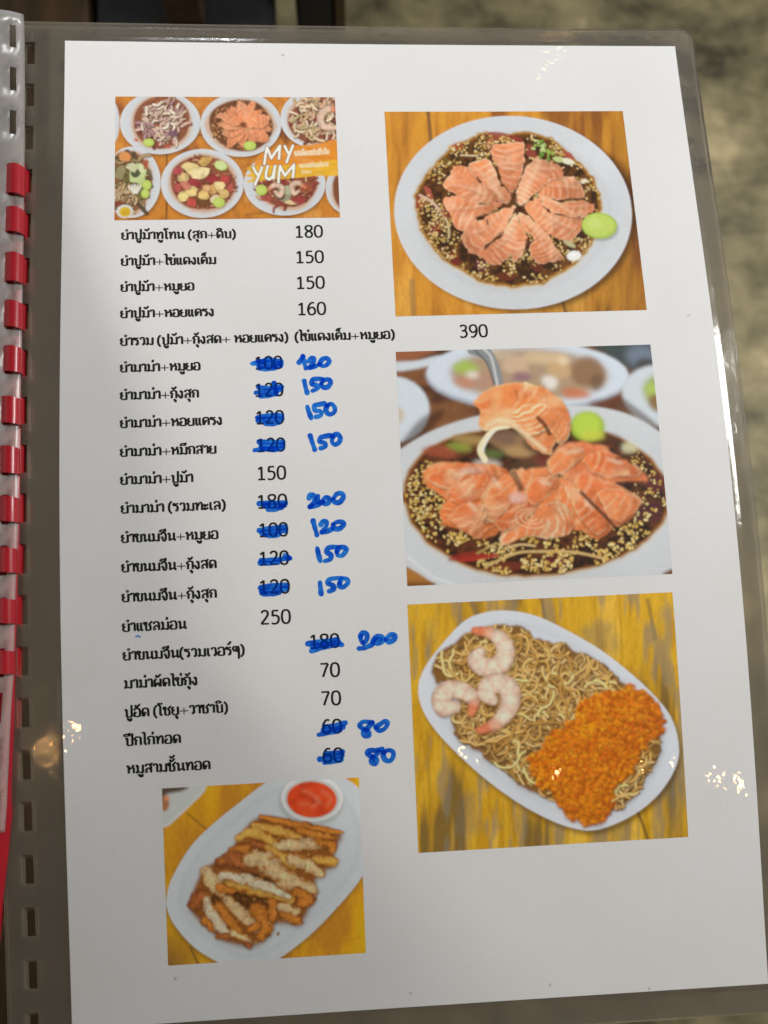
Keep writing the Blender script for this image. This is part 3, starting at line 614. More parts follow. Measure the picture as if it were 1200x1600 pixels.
def picture_banner(w, h):
    s = Print([(32, 37), (1147, 42), (1170, 650), (32, 665)], w, h, 6.0, (226, 224, 222), 1, (190, 120, 50))
    s.wood([(150, 86, 40), (190, 118, 46), (206, 132, 46), (196, 122, 44), (214, 146, 66)], 150, 110, [([(297, 330), (297, 670)], 7, (70, 40, 22), .9), ([(380, 232), (480, 234)], 6, (120, 72, 34), .8), ([(700, 635), (780, 628)], 8, (110, 70, 40), .5), ([(860, 200), (900, 260)], 30, (120, 70, 40), .5)])
    W_ = (206, 209, 213)
    def dish(cx, cy, rx, ry, fx, fy, frx, fry, fc):
        plate(s, ell(cx, cy, rx, ry), W_, rim=(222, 226, 230), shade=(178, 184, 194), sd=(5, 9), sh=.65, well=.86)
        s.oval(fx, fy+2, frx+9, fry+9, (206, 150, 96), .7, 0, 6, .03, 40); s.oval(fx, fy, frx, fry, fc, 1, 0, 3, .04, 40)
    def bits(cx, cy, rx, ry, n, cols, lo, hi, wd, curl=1.8, a=1):
        for k in range(n):
            t = s.rng.random()*6.28; q = math.sqrt(s.rng.random()); x, y = cx+rx*q*math.cos(t), cy+ry*q*math.sin(t)
            L = lo+(hi-lo)*s.rng.random(); d = s.rng.random()*6.28; b = d+(s.rng.random()-.5)*curl
            p = [(x, y), (x+L*.5*math.cos(d), y+L*.5*math.sin(d)), (x+L*.5*math.cos(d)+L*.5*math.cos(b), y+L*.5*math.sin(d)+L*.5*math.sin(b))]
            w_ = wd*(.7+.6*s.rng.random())
            s.stroke(np.array(p)+np.array([2, 4]), w_*1.2, (76, 38, 24), .6); s.stroke(p, w_, cols[int(s.rng.integers(len(cols)))], a, .8, True, lambda bx, d2, tt, cc: cc*(1.06-.34*d2**2+.3*(s.noise(9, 9, 33)[bx]-.5))[..., None], None, .5)
    s.oval(-4, 170, 58, 128, W_, 1, 0, 2)
    dish(262, 170, 205, 160, 268, 168, 146, 132, (140, 82, 54))
    bits(268, 168, 136, 118, 60, [(150, 70, 60), (120, 60, 40), (170, 100, 60)], 20, 40, 12)
    bits(272, 165, 112, 100, 120, [(222, 198, 172), (206, 178, 150), (232, 214, 192), (190, 156, 136), (170, 130, 130), (214, 176, 160)], 24, 52, 13)
    s.oval(330, 225, 24, 18, (112, 76, 92), .9, 0, 2, .1); s.oval(300, 290, 16, 8, (190, 90, 80), 1, .4, 1); s.oval(140, 258, 12, 8, (196, 110, 90), 1, .4, 1); lime(s, 204, 271, 29, 21)
    dish(672, 180, 205, 163, 672, 182, 164, 130, (112, 66, 38))
    speck(s, ell(672, 182, 160, 126), 240, [(196, 146, 86), (160, 96, 50), (80, 46, 26), (176, 120, 70)], 6, 5, (), .9)
    for k in range(13):
        t = k*2*math.pi/13+.2; r = 118+14*math.sin(k*2.1); x, y = 690+r*.62*math.cos(t), 180+r*.5*math.sin(t)
        ax = math.atan2(math.sin(t)*.8, math.cos(t))
        salmon(s, ell(x, y, r*.52, 27+6*math.sin(k*1.7), ax, 12, .08, s.rng), ax, 22, (228, 142, 96), (242, 178, 136), .5, .35, 1, k)
    s.oval(684, 180, 18, 14, (120, 62, 34), .9, 0, 3)
    lime(s, 718, 287, 32, 24)
    dish(1045, 150, 172, 148, 1060, 155, 146, 122, (140, 80, 56))
    bits(1060, 155, 130, 104, 44, [(150, 66, 60), (120, 60, 40), (96, 56, 60)], 20, 44, 14)
    bits(1050, 150, 126, 104, 100, [(222, 192, 156), (204, 168, 126), (232, 208, 176), (214, 170, 140), (190, 170, 120)], 24, 50, 14)
    shrimp(s, [(1160, 105), (1110, 100), (1075, 140), (1090, 190), (1150, 195)], [34, 40, 40, 36, 24])
    dish(118, 472, 148, 180, 96, 470, 122, 158, (140, 92, 56))
    bits(90, 470, 112, 140, 90, [(112, 96, 70), (150, 126, 88), (92, 76, 56), (176, 150, 106), (120, 110, 60)], 30, 70, 14)
    bits(80, 560, 70, 36, 30, [(190, 158, 116), (150, 120, 84), (204, 176, 138)], 30, 60, 13)
    for x, y, rx, ry, c in [(85, 345, 32, 24, (226, 150, 84)), (150, 430, 40, 50, (200, 212, 150)), (138, 420, 24, 30, (60, 58, 40)), (120, 395, 30, 20, (206, 206, 160)), (170, 400, 22, 20, (214, 218, 170)), (60, 420, 26, 34, (150, 140, 100)), (55, 585, 30, 18, (130, 56, 40)), (170, 470, 24, 22, (190, 200, 130)), (190, 380, 12, 26, (170, 80, 50))]:
        s.oval(x, y, rx, ry, c, .92, .3, 2, .14)
    for k in range(5): s.stroke([(130+4*k, 525), (104+15*k, 486+4*abs(k-2))], 11, (228, 222, 206), .95, 1)
    lime(s, 197, 487, 22, 26); lime(s, 188, 530, 21, 24)
    dish(478, 478, 210, 174, 482, 476, 164, 138, (144, 80, 54))
    bits(482, 476, 150, 124, 70, [(166, 96, 66), (130, 66, 46), (200, 150, 116), (180, 120, 90)], 18, 40, 10)
    for x, y, rx, ry, c, r in [(420, 400, 42, 28, (214, 190, 130), .2), (488, 366, 34, 22, (200, 160, 90), -.5), (470, 425, 56, 30, (222, 202, 150), -.3), (380, 448, 34, 24, (206, 176, 120), .6), (440, 475, 34, 20, (150, 54, 56), .3), (350, 415, 22, 22, (176, 74, 76), 0), (530, 455, 30, 20, (150, 50, 52), .2), (595, 462, 24, 28, (170, 66, 60), .5), (488, 540, 30, 28, (214, 180, 110), .5), (420, 520, 36, 26, (216, 188, 124), -.3), (380, 545, 28, 26, (220, 196, 130), 0), (425, 572, 30, 20, (190, 80, 66), .2), (540, 505, 36, 22, (200, 156, 90), -.5), (562, 490, 28, 22, (222, 198, 140), .3), (480, 575, 34, 18, (110, 70, 36), .1), (350, 500, 22, 26, (170, 80, 70), .2), (585, 530, 30, 22, (210, 176, 110), .4), (540, 560, 20, 24, (222, 204, 160), .8), (395, 490, 26, 16, (200, 120, 100), .4), (500, 500, 22, 16, (206, 160, 110), 0), (620, 500, 14, 20, (180, 90, 80), 0)]:
        s.oval(x+3, y+5, rx, ry, (80, 40, 24), .6, r, 3); s.oval(x, y, rx, ry, c, 1, r, 1.5, .16, 26, lambda bx, m, cc: cc*(.72+.5*s.noise(20, 20, 34)[bx]+.16*s.noise(7, 7, 35)[bx])[..., None]); s.oval(x-rx*.2, y-ry*.25, rx*.5, ry*.4, tuple(min(255, int(v*1.12)) for v in c), .5, r, 3)
    s.oval(440, 615, 26, 6, (216, 150, 140), .5, 0, 3); lime(s, 572, 388, 34, 24, .3, 0, (206, 216, 150)); lime(s, 563, 575, 30, 26)
    dish(893, 480, 205, 160, 905, 480, 148, 126, (140, 78, 54))
    bits(905, 500, 136, 96, 110, [(166, 74, 60), (200, 140, 100), (130, 66, 46), (214, 170, 130), (150, 60, 56)], 20, 46, 9)
    for x, y, rx, ry, c in [(890, 535, 44, 36, (150, 150, 124)), (905, 510, 30, 22, (180, 184, 150)), (870, 545, 24, 18, (90, 80, 70)), (930, 575, 34, 12, (226, 200, 150)), (800, 550, 30, 20, (170, 80, 70)), (965, 560, 34, 22, (156, 62, 60)), (1000, 500, 30, 26, (160, 84, 60))]: s.oval(x, y, rx, ry, c, .92, .1, 2, .12)
    shrimp(s, [(800, 520), (840, 488), (880, 500), (870, 540), (845, 520)], [18, 26, 28, 24, 16]); shrimp(s, [(1000, 500), (960, 475), (930, 490), (940, 530), (965, 515)], [18, 26, 28, 22, 14])
    lime(s, 777, 512, 29, 27)
    dish(1218, 505, 118, 130, 1228, 510, 96, 110, (130, 76, 50))
    s.oval(84, 620, 42, 34, (214, 216, 210), 1, 0, 2); s.oval(86, 622, 30, 26, (214, 178, 50), 1, 0, 1.5); s.oval(90, 626, 20, 14, (196, 156, 36), .7, 0, 3)
    O, Yl = (222, 138, 42), (226, 172, 46)
    def bt(bx, m, cc): return np.clip(cc*(.9+.22*s.noise(60, 12, 81)[bx])[..., None], 0, .9)
    s.fill([(765, 335), (830, 305), (940, 290), (1060, 278), (1160, 262), (1166, 370), (940, 402), (760, 405), (745, 370)], O, .96, 1.5, True, bt)
    s.fill([(700, 400), (760, 388), (950, 385), (1170, 360), (1172, 436), (1060, 440), (940, 452), (800, 462), (700, 474), (735, 450), (692, 440), (725, 425)], Yl, .97, 1.5, True, bt)
    def tiny(txt, x, y, sz, ww, a):
        for p, cl, _ in thai_layout(txt):
            q = np.array(p)*[sz, -sz]+[x, y]; q[:, 1] += -(q[:, 0]-x)*.055
            s.stroke(q, ww, (248, 232, 200), a, .6, False)
    tiny('รสเด็ดแซ่บถึงใจ', 940, 338, 20, 4.6, .9); tiny('ของแซ่บแม่นาง', 968, 398, 17, 4, .75); tiny('ยำทะเล', 978, 428, 12, 3.2, .55)
    f = lambda P: [(x/6.667*3.243+(360-170)*3.243, y/6.667*3.243+(200-140)*3.243) for x, y in P]
    L = [[(360, 380), (372, 290), (388, 208), (410, 262), (432, 322), (475, 255), (522, 192), (516, 260), (512, 325)], [(572, 195), (590, 235), (608, 268)], [(656, 190), (622, 275), (590, 362)],
         [(246, 416), (262, 450), (285, 490)], [(336, 416), (300, 510), (262, 598)], [(396, 402), (378, 470), (378, 525), (412, 542), (448, 508), (472, 400), (462, 460), (456, 530)], [(506, 572), (512, 480), (524, 402), (548, 455), (572, 502), (620, 445), (670, 386), (662, 450), (655, 518)]]
    for p in L: s.stroke(f(p), 19, (70, 42, 30), 1, 0, False)
    for p in L: s.stroke(f(p), 13, (246, 238, 224), 1, 0, False)
    return s.out(.8)
# ---------------------------------------------------------------- lettering
# Each letter is a few pen strokes on a body one unit high: 'C' curve, 'L' straight, 'O' little loop.
TH = {
'ย': (.82, 'O.17,.88,.09 C.09,.88;.11,.66;.27,.54;.13,.42;.13,.12 L.13,.03;.68,.03 L.69,0;.69,1'),
'า': (.58, 'C.06,.78;.18,.98;.38,.98;.46,.76 L.46,.8;.46,0'),
'ป': (.88, 'O.16,.89,.09 L.25,.92;.25,.04 L.22,.03;.74,.03 L.74,0;.74,1.48'),
'บ': (.86, 'O.16,.89,.09 L.25,.92;.25,.04 L.22,.03;.72,.03 L.72,0;.72,1'),
'ม': (.90, 'O.17,.89,.09 L.26,.92;.26,.1 O.17,.1,.09 C.26,.12;.5,.1;.77,.02 L.77,0;.77,1'),
'น': (.90, 'O.16,.89,.09 L.25,.92;.25,0 C.25,.03;.45,.2;.7,.16 L.7,.08;.7,1 O.79,.1,.09'),
'ท': (.88, 'O.15,.89,.09 L.24,.92;.24,0 C.25,.4;.42,.82;.6,.99;.74,.84 L.74,.86;.74,0'),
'ห': (.88, 'O.15,.89,.09 L.24,.92;.24,0 C.25,.48;.45,.62;.66,.8 O.67,.9,.09 C.6,.74;.74,.6;.74,.3 L.74,.4;.74,0'),
'โ': (.52, 'L.27,.1;.27,1.2 C.27,1.15;.08,1.32;.12,1.48;.33,1.4;.5,1.52 O.36,.09,.09'),
'ไ': (.48, 'L.27,.1;.27,1.3 C.27,1.25;.24,1.46;.1,1.5;.03,1.4 O.36,.09,.09'),
'ใ': (.48, 'L.27,.1;.27,1.3 C.27,1.25;.3,1.5;.1,1.55;.08,1.35;.2,1.35 O.36,.09,.09'),
'เ': (.42, 'L.17,.1;.17,1 O.26,.09,.09'),
'แ': (.76, 'L.17,.1;.17,1 O.26,.09,.09 L.51,.1;.51,1 O.60,.09,.09'),
'(': (.46, 'C.38,1.28;.16,.95;.1,.5;.16,.05;.38,-.28'),
')': (.46, 'C.08,1.28;.3,.95;.36,.5;.3,.05;.08,-.28'),
'+': (.98, 'l.05,.42;.93,.42 l.49,0;.49,.84'),
' ': (.36, ''),
'ส': (.84, 'C.12,.76;.24,.99;.56,.99;.68,.72 L.68,.76;.68,0 C.68,.3;.5,.54;.3,.48;.14,.26 O.22,.13,.11 L.5,.84;.84,1.16'),
'ล': (.82, 'C.12,.76;.24,.99;.56,.99;.68,.72 L.68,.76;.68,0 C.68,.3;.5,.54;.3,.48;.14,.26 O.22,.13,.11'),
'ก': (.82, 'L.2,0;.2,.5 C.2,.48;.27,.58;.1,.72;.2,.94;.42,1;.64,.92;.69,.7 L.69,.74;.69,0'),
'ด': (.86, 'L.2,0;.13,.5 C.13,.48;.18,.88;.42,1;.66,.9;.72,.6 L.72,.64;.72,0 C.2,.03;.3,.14;.36,.28 O.39,.42,.1'),
'ค': (.86, 'L.2,0;.13,.5 C.13,.48;.18,.88;.42,1;.66,.9;.72,.6 L.72,.64;.72,0 C.2,.03;.26,.22;.36,.44 O.42,.55,.1'),
'ข': (.80, 'O.14,.70,.08 C.05,.72;.06,.96;.22,1.0;.34,.88;.22,.68;.27,.5 L.27,.54;.27,.04 L.24,.03;.68,.03 L.68,0;.68,1'),
'ช': (.86, 'O.13,.76,.08 C.06,.8;.12,.98;.28,.94;.25,.7 L.25,.78;.25,.04 L.22,.03;.64,.03 C.66,0;.68,.5;.56,.72;.66,.9;.86,1.12'),
'ซ': (.88, 'O.13,.76,.08 C.06,.8;.08,1;.2,.88;.3,1;.26,.7 L.26,.78;.26,.04 L.22,.03;.66,.03 C.68,0;.7,.5;.58,.72;.68,.9;.88,1.12'),
'ง': (.66, 'O.36,.89,.09 L.46,.92;.5,.04 C.5,.04;.34,.02;.18,.26;.04,.5'),
'อ': (.84, 'C.1,.78;.24,.99;.56,.99;.7,.72;.7,.2 L.7,.3;.7,.03 L.7,.03;.16,.03 L.15,.02;.13,.5 O.23,.5,.1'),
'จ': (.74, 'C.08,.78;.22,.99;.5,.98;.6,.66 L.6,.7;.6,.14 C.6,.16;.46,.0;.32,.1;.3,.4 O.22,.44,.1'),
'ร': (.66, 'C.56,1;.34,.9;.12,.98;.12,.76;.44,.66;.5,.42 L.5,.46;.5,.1 O.4,.1,.1'),
'ว': (.66, 'C.08,.78;.22,.99;.46,.97;.54,.66 L.54,.7;.54,.1 O.44,.1,.1'),
'ะ': (.54, 'O.13,.68,.07 C.08,.66;.12,.52;.28,.54;.48,.76 O.13,.26,.07 C.08,.24;.12,.1;.28,.12;.48,.34'),
'ผ': (.90, 'O.25,.88,.09 L.15,.86;.16,0 C.16,.02;.34,.3;.46,.52 C.46,.52;.58,.28;.74,.02 L.75,0;.75,1'),
'ถ': (.84, 'L.22,0;.22,.5 C.22,.48;.27,.58;.1,.72;.2,.94;.42,1;.64,.92;.69,.7 L.69,.74;.69,0 O.3,.1,.09'),
'ๆ': (.80, 'O.2,.55,.09 C.1,.6;.16,.98;.4,.98;.46,.7 L.46,.7;.44,.35 C.46,.9;.6,1.02;.68,.9 L.68,.9;.68,-.5'),
'ญ': (.9, 'L.2,0;.2,.9'),
}
MARK = {   # measured back from the right edge of the letter they belong to
'ู': 'O-.47,-.22,.08 L-.38,-.2;-.38,-.46 L-.4,-.46;-.14,-.46 L-.14,-.48;-.14,-.12',
'ุ': 'O-.26,-.22,.09 L-.16,-.2;-.16,-.54',
'้': 'O-.5,1.36,.06 C-.44,1.36;-.38,1.22;-.28,1.26;-.06,1.54',
'่': 'L-.18,1.2;-.16,1.56',
'ิ': 'C-.74,1.16;-.58,1.36;-.34,1.38;-.14,1.16 l-.74,1.16;-.14,1.16',
'ี': 'C-.74,1.16;-.58,1.36;-.34,1.38;-.14,1.16 l-.74,1.16;-.14,1.16 L-.15,1.14;-.15,1.56',
'ึ': 'C-.74,1.16;-.58,1.36;-.34,1.38;-.14,1.16 l-.74,1.16;-.14,1.16 O-.16,1.4,.08',
'็': 'C-.52,1.2;-.6,1.36;-.36,1.42;-.3,1.26;-.44,1.22 C-.58,1.46;-.4,1.56;-.1,1.62',
'ั': 'O-.5,1.36,.07 C-.54,1.3;-.46,1.18;-.3,1.24;-.06,1.54',
'์': 'O-.28,1.36,.08 C-.22,1.42;-.12,1.52;-.06,1.72',
}
DG = {     # print figures on a body one unit high
'0': (.74, 'C.37,1;.16,.88;.09,.5;.16,.12;.37,0;.58,.12;.65,.5;.58,.88;.37,1'),
'1': (.74, 'L.14,.8;.38,.97 L.38,1;.38,.02 L.12,.02;.64,.02'),
'2': (.74, 'C.12,.84;.3,1;.52,.94;.58,.74;.44,.46;.1,.04 L.1,.03;.64,.03'),
'3': (.74, 'C.13,.88;.32,1;.54,.92;.56,.7;.4,.55;.24,.53 C.3,.53;.52,.5;.61,.28;.5,.06;.28,0;.1,.08'),
'5': (.74, 'L.58,.97;.18,.97 L.19,.97;.17,.56 C.17,.58;.34,.62;.54,.54;.61,.32;.5,.07;.28,0;.1,.06'),
'6': (.74, 'C.58,.96;.36,.98;.16,.72;.1,.36;.2,.06;.38,0;.58,.1;.63,.3;.54,.54;.38,.6;.2,.52;.12,.36'),
'7': (.74, 'L.1,.97;.64,.97 C.64,.96;.5,.66;.36,.3;.26,0'),
'8': (.74, 'C.37,1;.18,.94;.13,.76;.24,.6;.5,.46;.62,.26;.54,.06;.37,0;.2,.06;.12,.26;.24,.46;.5,.6;.6,.76;.56,.94;.37,1'),
'9': (.74, 'C.16,.02;.4,.02;.58,.3;.63,.66;.54,.94;.36,1;.16,.9;.11,.68;.2,.46;.36,.4;.54,.48;.62,.64'),
}
def strokes_of(code, dx=0, dy=0):
    out = []
    for tok in code.split():
        k, body = tok[0], tok[1:]
        if k == 'O':
            x, y, r = map(float, body.split(',')); t = np.linspace(0, 2*np.pi, 11)
            out.append((np.stack([x+dx+r*np.cos(t), y+dy+r*np.sin(t)], -1), True, .8))
        else:
            p = np.array([[float(v) for v in q.split(',')] for q in body.split(';')])+[dx, dy]
            out.append((smooth(p, 5) if k == 'C' and len(p) > 2 else p, False, .62 if k == 'l' else 1.0))
    return out
def thai_layout(txt):
    """list of (points, is_loop, pen scale); the text runs from x = 0"""
    out = []; x = 0.0; upper = False; tall = False
    for ch in txt:
        if ch == 'ำ':
            out += strokes_of('O-.22,1.3,.11', x); out += strokes_of(TH['า'][1], x); x += TH['า'][0]; continue
        if ch in MARK:
            dy = 0; dx = -.06
            if ch in '้่์' and upper: dy = .42
            if tall and ch not in 'ูุ': dx = -.26
            out += strokes_of(MARK[ch], x+dx, dy)
            if ch in 'ิีึัื': upper = True
            continue
        w, code = TH.get(ch) or DG[ch]
        out += strokes_of(code, x); x += w; upper = False; tall = ch == 'ป'
    thai_layout.width = x
    return out
# ---------------------------------------------------------------- the sheet's gentle bend
PW, PH = 210.0, 311.55           # the paper inside the pouch
BEND = (-10.3597, -1.5433, 0.2757, 2.0555, -0.5152, -0.1300, 3.0895)
def surf(u, v, z=0.0):
    """point of the bent sheet: u mm from the paper's left edge, v mm down from its top edge, z mm above it"""
    u, v = np.asarray(u, float), np.asarray(v, float)
    s, t = (u-105)/105, (v-148.5)/148.5; b = BEND
    h = b[0]*t*t+b[1]*t**3+b[2]*s*s+b[3]*s*t+b[4]*s*t*t+b[5]*s*s*t+b[6]*t**4
    return np.stack(np.broadcast_arrays((u-105)*MM, (148.5-v)*MM, (h+z)*MM), -1)

def grid_mesh(name, us, vs, z=0.0, keep=None, thick=0.0, zf=None):
    """a bent sheet over the lattice us x vs (mm); keep(i, j) drops cells; thick gives it a back and edges"""
    nu, nv = len(us), len(vs); U, V = np.meshgrid(us, vs)
    Z = (zf(U, V) if zf else 0)+z+np.zeros_like(U)
    top = surf(U, V, Z).reshape(-1, 3)
    cells = [(i, j) for j in range(nv-1) for i in range(nu-1) if keep is None or keep(i, j)]
    q = lambda i, j: j*nu+i
    F = [(q(i, j), q(i, j+1), q(i+1, j+1), q(i+1, j)) for i, j in cells]
    Vt = top
    if thick:
        bot = surf(U, V, Z-thick).reshape(-1, 3); n = len(top); Vt = np.concatenate([top, bot])
        F += [(q(i, j)+n, q(i+1, j)+n, q(i+1, j+1)+n, q(i, j+1)+n) for i, j in cells]
        S = set(cells)
        for i, j in cells:
            for (di, dj, a, b) in ((-1, 0, (i, j), (i, j+1)), (1, 0, (i+1, j+1), (i+1, j)), (0, -1, (i+1, j), (i, j)), (0, 1, (i, j+1), (i+1, j+1))):
                if (i+di, j+dj) not in S:
                    A, B = q(*a), q(*b); F.append((B, A, A+n, B+n))
    used = sorted({k for f in F for k in f}); mp = {k: m for m, k in enumerate(used)}
    return mesh_of(name, Vt[used], [tuple(mp[k] for k in f) for f in F], False)

def ribbon(parts, pts, wfun, z, closed=False):
    """a pen stroke on the sheet: pts in (u, v) mm, half width from the stroke's direction"""
    p = np.asarray(pts, float); n = len(p)
    if closed: p = p[:-1]; n -= 1; d = np.roll(p, -1, 0)-np.roll(p, 1, 0)
    else: d = np.gradient(p, axis=0)
    d /= np.linalg.norm(d, axis=1)[:, None]+1e-9
    nn = np.stack([-d[:, 1], d[:, 0]], -1); w = np.array([wfun(k, a) for k, a in zip(np.linspace(0, 1, n), d)])[:, None]
    L, R = p+nn*w, p-nn*w
    zz = z+np.linspace(0, .004, n)
    V = []; F = []; base = parts['n']
    for k in range(n): V += [(*L[k], zz[k]), (*R[k], zz[k])]
    m = n if closed else n-1
    for k in range(m):
        a, b = 2*k, 2*((k+1) % n); F.append((base+a, base+a+1, base+b+1, base+b))
    if not closed and parts.get('cap'):
        for c, s, k, l, r in ((p[0], -1, 0, 0, 1), (p[-1], 1, n-1, 2*n-2, 2*n-1)):
            idx = []
            for t in np.linspace(0, np.pi, 7)[1:-1]:
                V.append((*(c+w[k]*(nn[k]*math.cos(t)+s*d[k]*math.sin(t))), zz[k])); idx.append(base+len(V)-1)
            ring = [base+l]+idx+[base+r]
            F.append(tuple(ring if s < 0 else ring[::-1]))
    parts['v'] += V; parts['f'] += F; parts['n'] += len(V)

def stroke_mesh(name, strokes, mat, parent, cap=False):
    parts = dict(v=[], f=[], n=0, cap=cap)
    for pts, wf, z, closed in strokes: ribbon(parts, pts, wf, z, closed)
    v = np.array(parts['v']); me = mesh_of(name, surf(v[:, 0], v[:, 1], v[:, 2]), parts['f'])
    bm = bmesh.new(); bm.from_mesh(me)
    for f in bm.faces:
        if f.normal.z < 0: f.normal_flip()
    bm.to_mesh(me); bm.free()
    return link(name, me, parent, mat)

# camera pixel (1200 x 1600 photograph) -> place on the sheet, used once to read the layout off the sheet
_R = np.array(CAM_R); _C = np.array(CAM_C)
def place(x, y, z=0.0):
    q = np.array([105.0, 150.0])
    def F(q):
        Q = _R @ (surf(q[0], q[1], z)/MM-_C); return np.array([600-1179.037*Q[0]/Q[2]-x, 800+1179.037*Q[1]/Q[2]-y])
    for _ in range(12):
        f = F(q); J = np.stack([(F(q+[1e-3, 0])-f)/1e-3, (F(q+[0, 1e-3])-f)/1e-3], -1); q = q-np.linalg.solve(J, f)
    return q

# ---------------------------------------------------------------- materials
M_paper = print_material('white_paper', (.80, .80, .80), paper=True)
M_photo = print_material('photo_print', attr='ink')
M_black = print_material('black_toner', (.012, .012, .013), rough=.6)
M_ink = ink_material('blue_marker', (.12, .40, .98), (.004, .10, .84), .26)
M_film = film_material('laminating_film')
M_flip = film_material('cloudy_film', haze=.25, tint=(.84, .80, .76), clear=(.92, .90, .88), gloss=.30)
M_red = simple('red_plastic', (.42, .012, .022), .32, .10, 60, .3)
M_redfilm = M_red

# ---------------------------------------------------------------- the surroundings: floor, bench and chair far below, out of focus
N = Nodes('polished_concrete'); p = N.pos()
a = N.noise(3.1, 4, .55, .7, p).outputs['Fac']; b_ = N.noise(9.0, 4, .6, .5, p).outputs['Fac']
mpp = N.n('ShaderNodeMapping', Vector=p, Rotation=(0, 0, .7), Scale=(3, 11, 1)); c_ = N.noise(1, 3, .6, .8, mpp.outputs[0]).outputs['Fac']
d_ = N.noise(26, 3, .6, .4, p).outputs['Fac']
mixv = N.math_('ADD', N.math_('MULTIPLY', a, .30), N.math_('ADD', N.math_('ADD', N.math_('MULTIPLY', b_, .26), N.math_('MULTIPLY', d_, .16)), N.math_('MULTIPLY', c_, .28)))
col = N.ramp(mixv, [(.40, (.05, .046, .028)), (.475, (.19, .17, .10)), (.53, (.29, .255, .15)), (.60, (.52, .44, .27))])
bs = N.n('ShaderNodeBsdfPrincipled', Base__Color=col, Roughness=.45)
M_floor = N.surface(bs.outputs[0])
FZ = -0.75
fl = link('floor', mesh_of('floor', [(-4, -4, FZ), (4, -4, FZ), (4, 4, FZ), (-4, 4, FZ)], [(0, 1, 2, 3)]), None, M_floor)
tag(fl, 'mottled olive brown polished concrete floor far below the menu', kind='structure')

def box(bm, x0, x1, y0, y1, z0, z1, bev=0.0):
    r = bmesh.ops.create_cube(bm, size=1.0)['verts']
    bmesh.ops.scale(bm, vec=(x1-x0, y1-y0, z1-z0), verts=r); bmesh.ops.translate(bm, vec=((x0+x1)/2, (y0+y1)/2, (z0+z1)/2), verts=r)
    if bev:
        es = list({e for v in r for e in v.link_edges})
        bmesh.ops.bevel(bm, geom=es, offset=bev, segments=3, affect='EDGES', profile=.6)
def box_obj(name, boxes, mat, parent, off, bev=.004):
    bm = bmesh.new()
    for b in boxes: box(bm, *[v*MM for v in b], bev)
    bmesh.ops.translate(bm, vec=-Vector(off), verts=bm.verts)
    me = bpy.data.meshes.new(name); bm.to_mesh(me); bm.free()
    return link(name, me, parent, mat)
N = Nodes('dark_wood'); p = N.pos(); mpp = N.n('ShaderNodeMapping', Vector=p, Scale=(60, 5, 60)); g = N.noise(1, 4, .6, .6, mpp.outputs[0]).outputs['Fac']
M_wood = N.surface(N.n('ShaderNodeBsdfPrincipled', Base__Color=N.ramp(g, [(.3, (.022, .012, .005)), (.7, (.065, .036, .014))]), Roughness=.5).outputs[0])
M_pad = simple('black_vinyl', (.008, .009, .011), .55, .2, 40)
M_iron = simple('black_paint', (.006, .006, .007), .5)

off = (-0.35, 0.30, FZ)
bench = tag(empty('bench', off), 'dark brown wooden bench left of the black chair, under the menu', 'bench')
box_obj('seat', [(-700, -198, -520, 1100, -325, -300)], M_wood, bench, off)
for y in (-440, 1000):
    for x in (-640, -265): box_obj('leg', [(x, x+50, y, y+50, -750, -326)], M_wood, bench, off)
box_obj('apron', [(-660, -225, -400, -380, -400, -326)], M_wood, bench, off)
off = (-0.12, 0.35, FZ)
chair = tag(empty('chair', off), 'black padded chair with brown wooden post beside the bench', 'chair')
box_obj('seat', [(-197.5, -58, 60, 1050, -345, -306)], M_pad, chair, off, .012)
box_obj('seat_frame', [(-190, -64, 70, 1040, -385, -346)], M_iron, chair, off)
for x, y in ((-182, 90), (-96, 90), (-182, 990), (-96, 990)): box_obj('leg', [(x, x+26, y, y+26, -750, -386)], M_iron, chair, off)
box_obj('post', [(-139, -110, 404, 440, -304, -215)], M_wood, chair, off)
off = (-0.02, 0.44, FZ)
post = tag(empty('table_leg', off), 'black table leg with its lit side as a brown strip standing on the floor right of the chair', 'table leg')
box_obj('leg', [(-41, -11, 420, 470, -742, -250)], M_iron, post, off)
box_obj('lit_side', [(-10.6, -2, 418, 466, -742, -250)], M_wood, post, off, .002)  # brown strip stands in for the lit side of the black leg
box_obj('foot', [(-50, 6, 410, 480, -750, -742.5)], M_iron, post, off, .002)

# ---------------------------------------------------------------- the menu
menu = tag(empty('menu_book'), 'laminated white menu page with food photos and a red comb binding', 'menu')

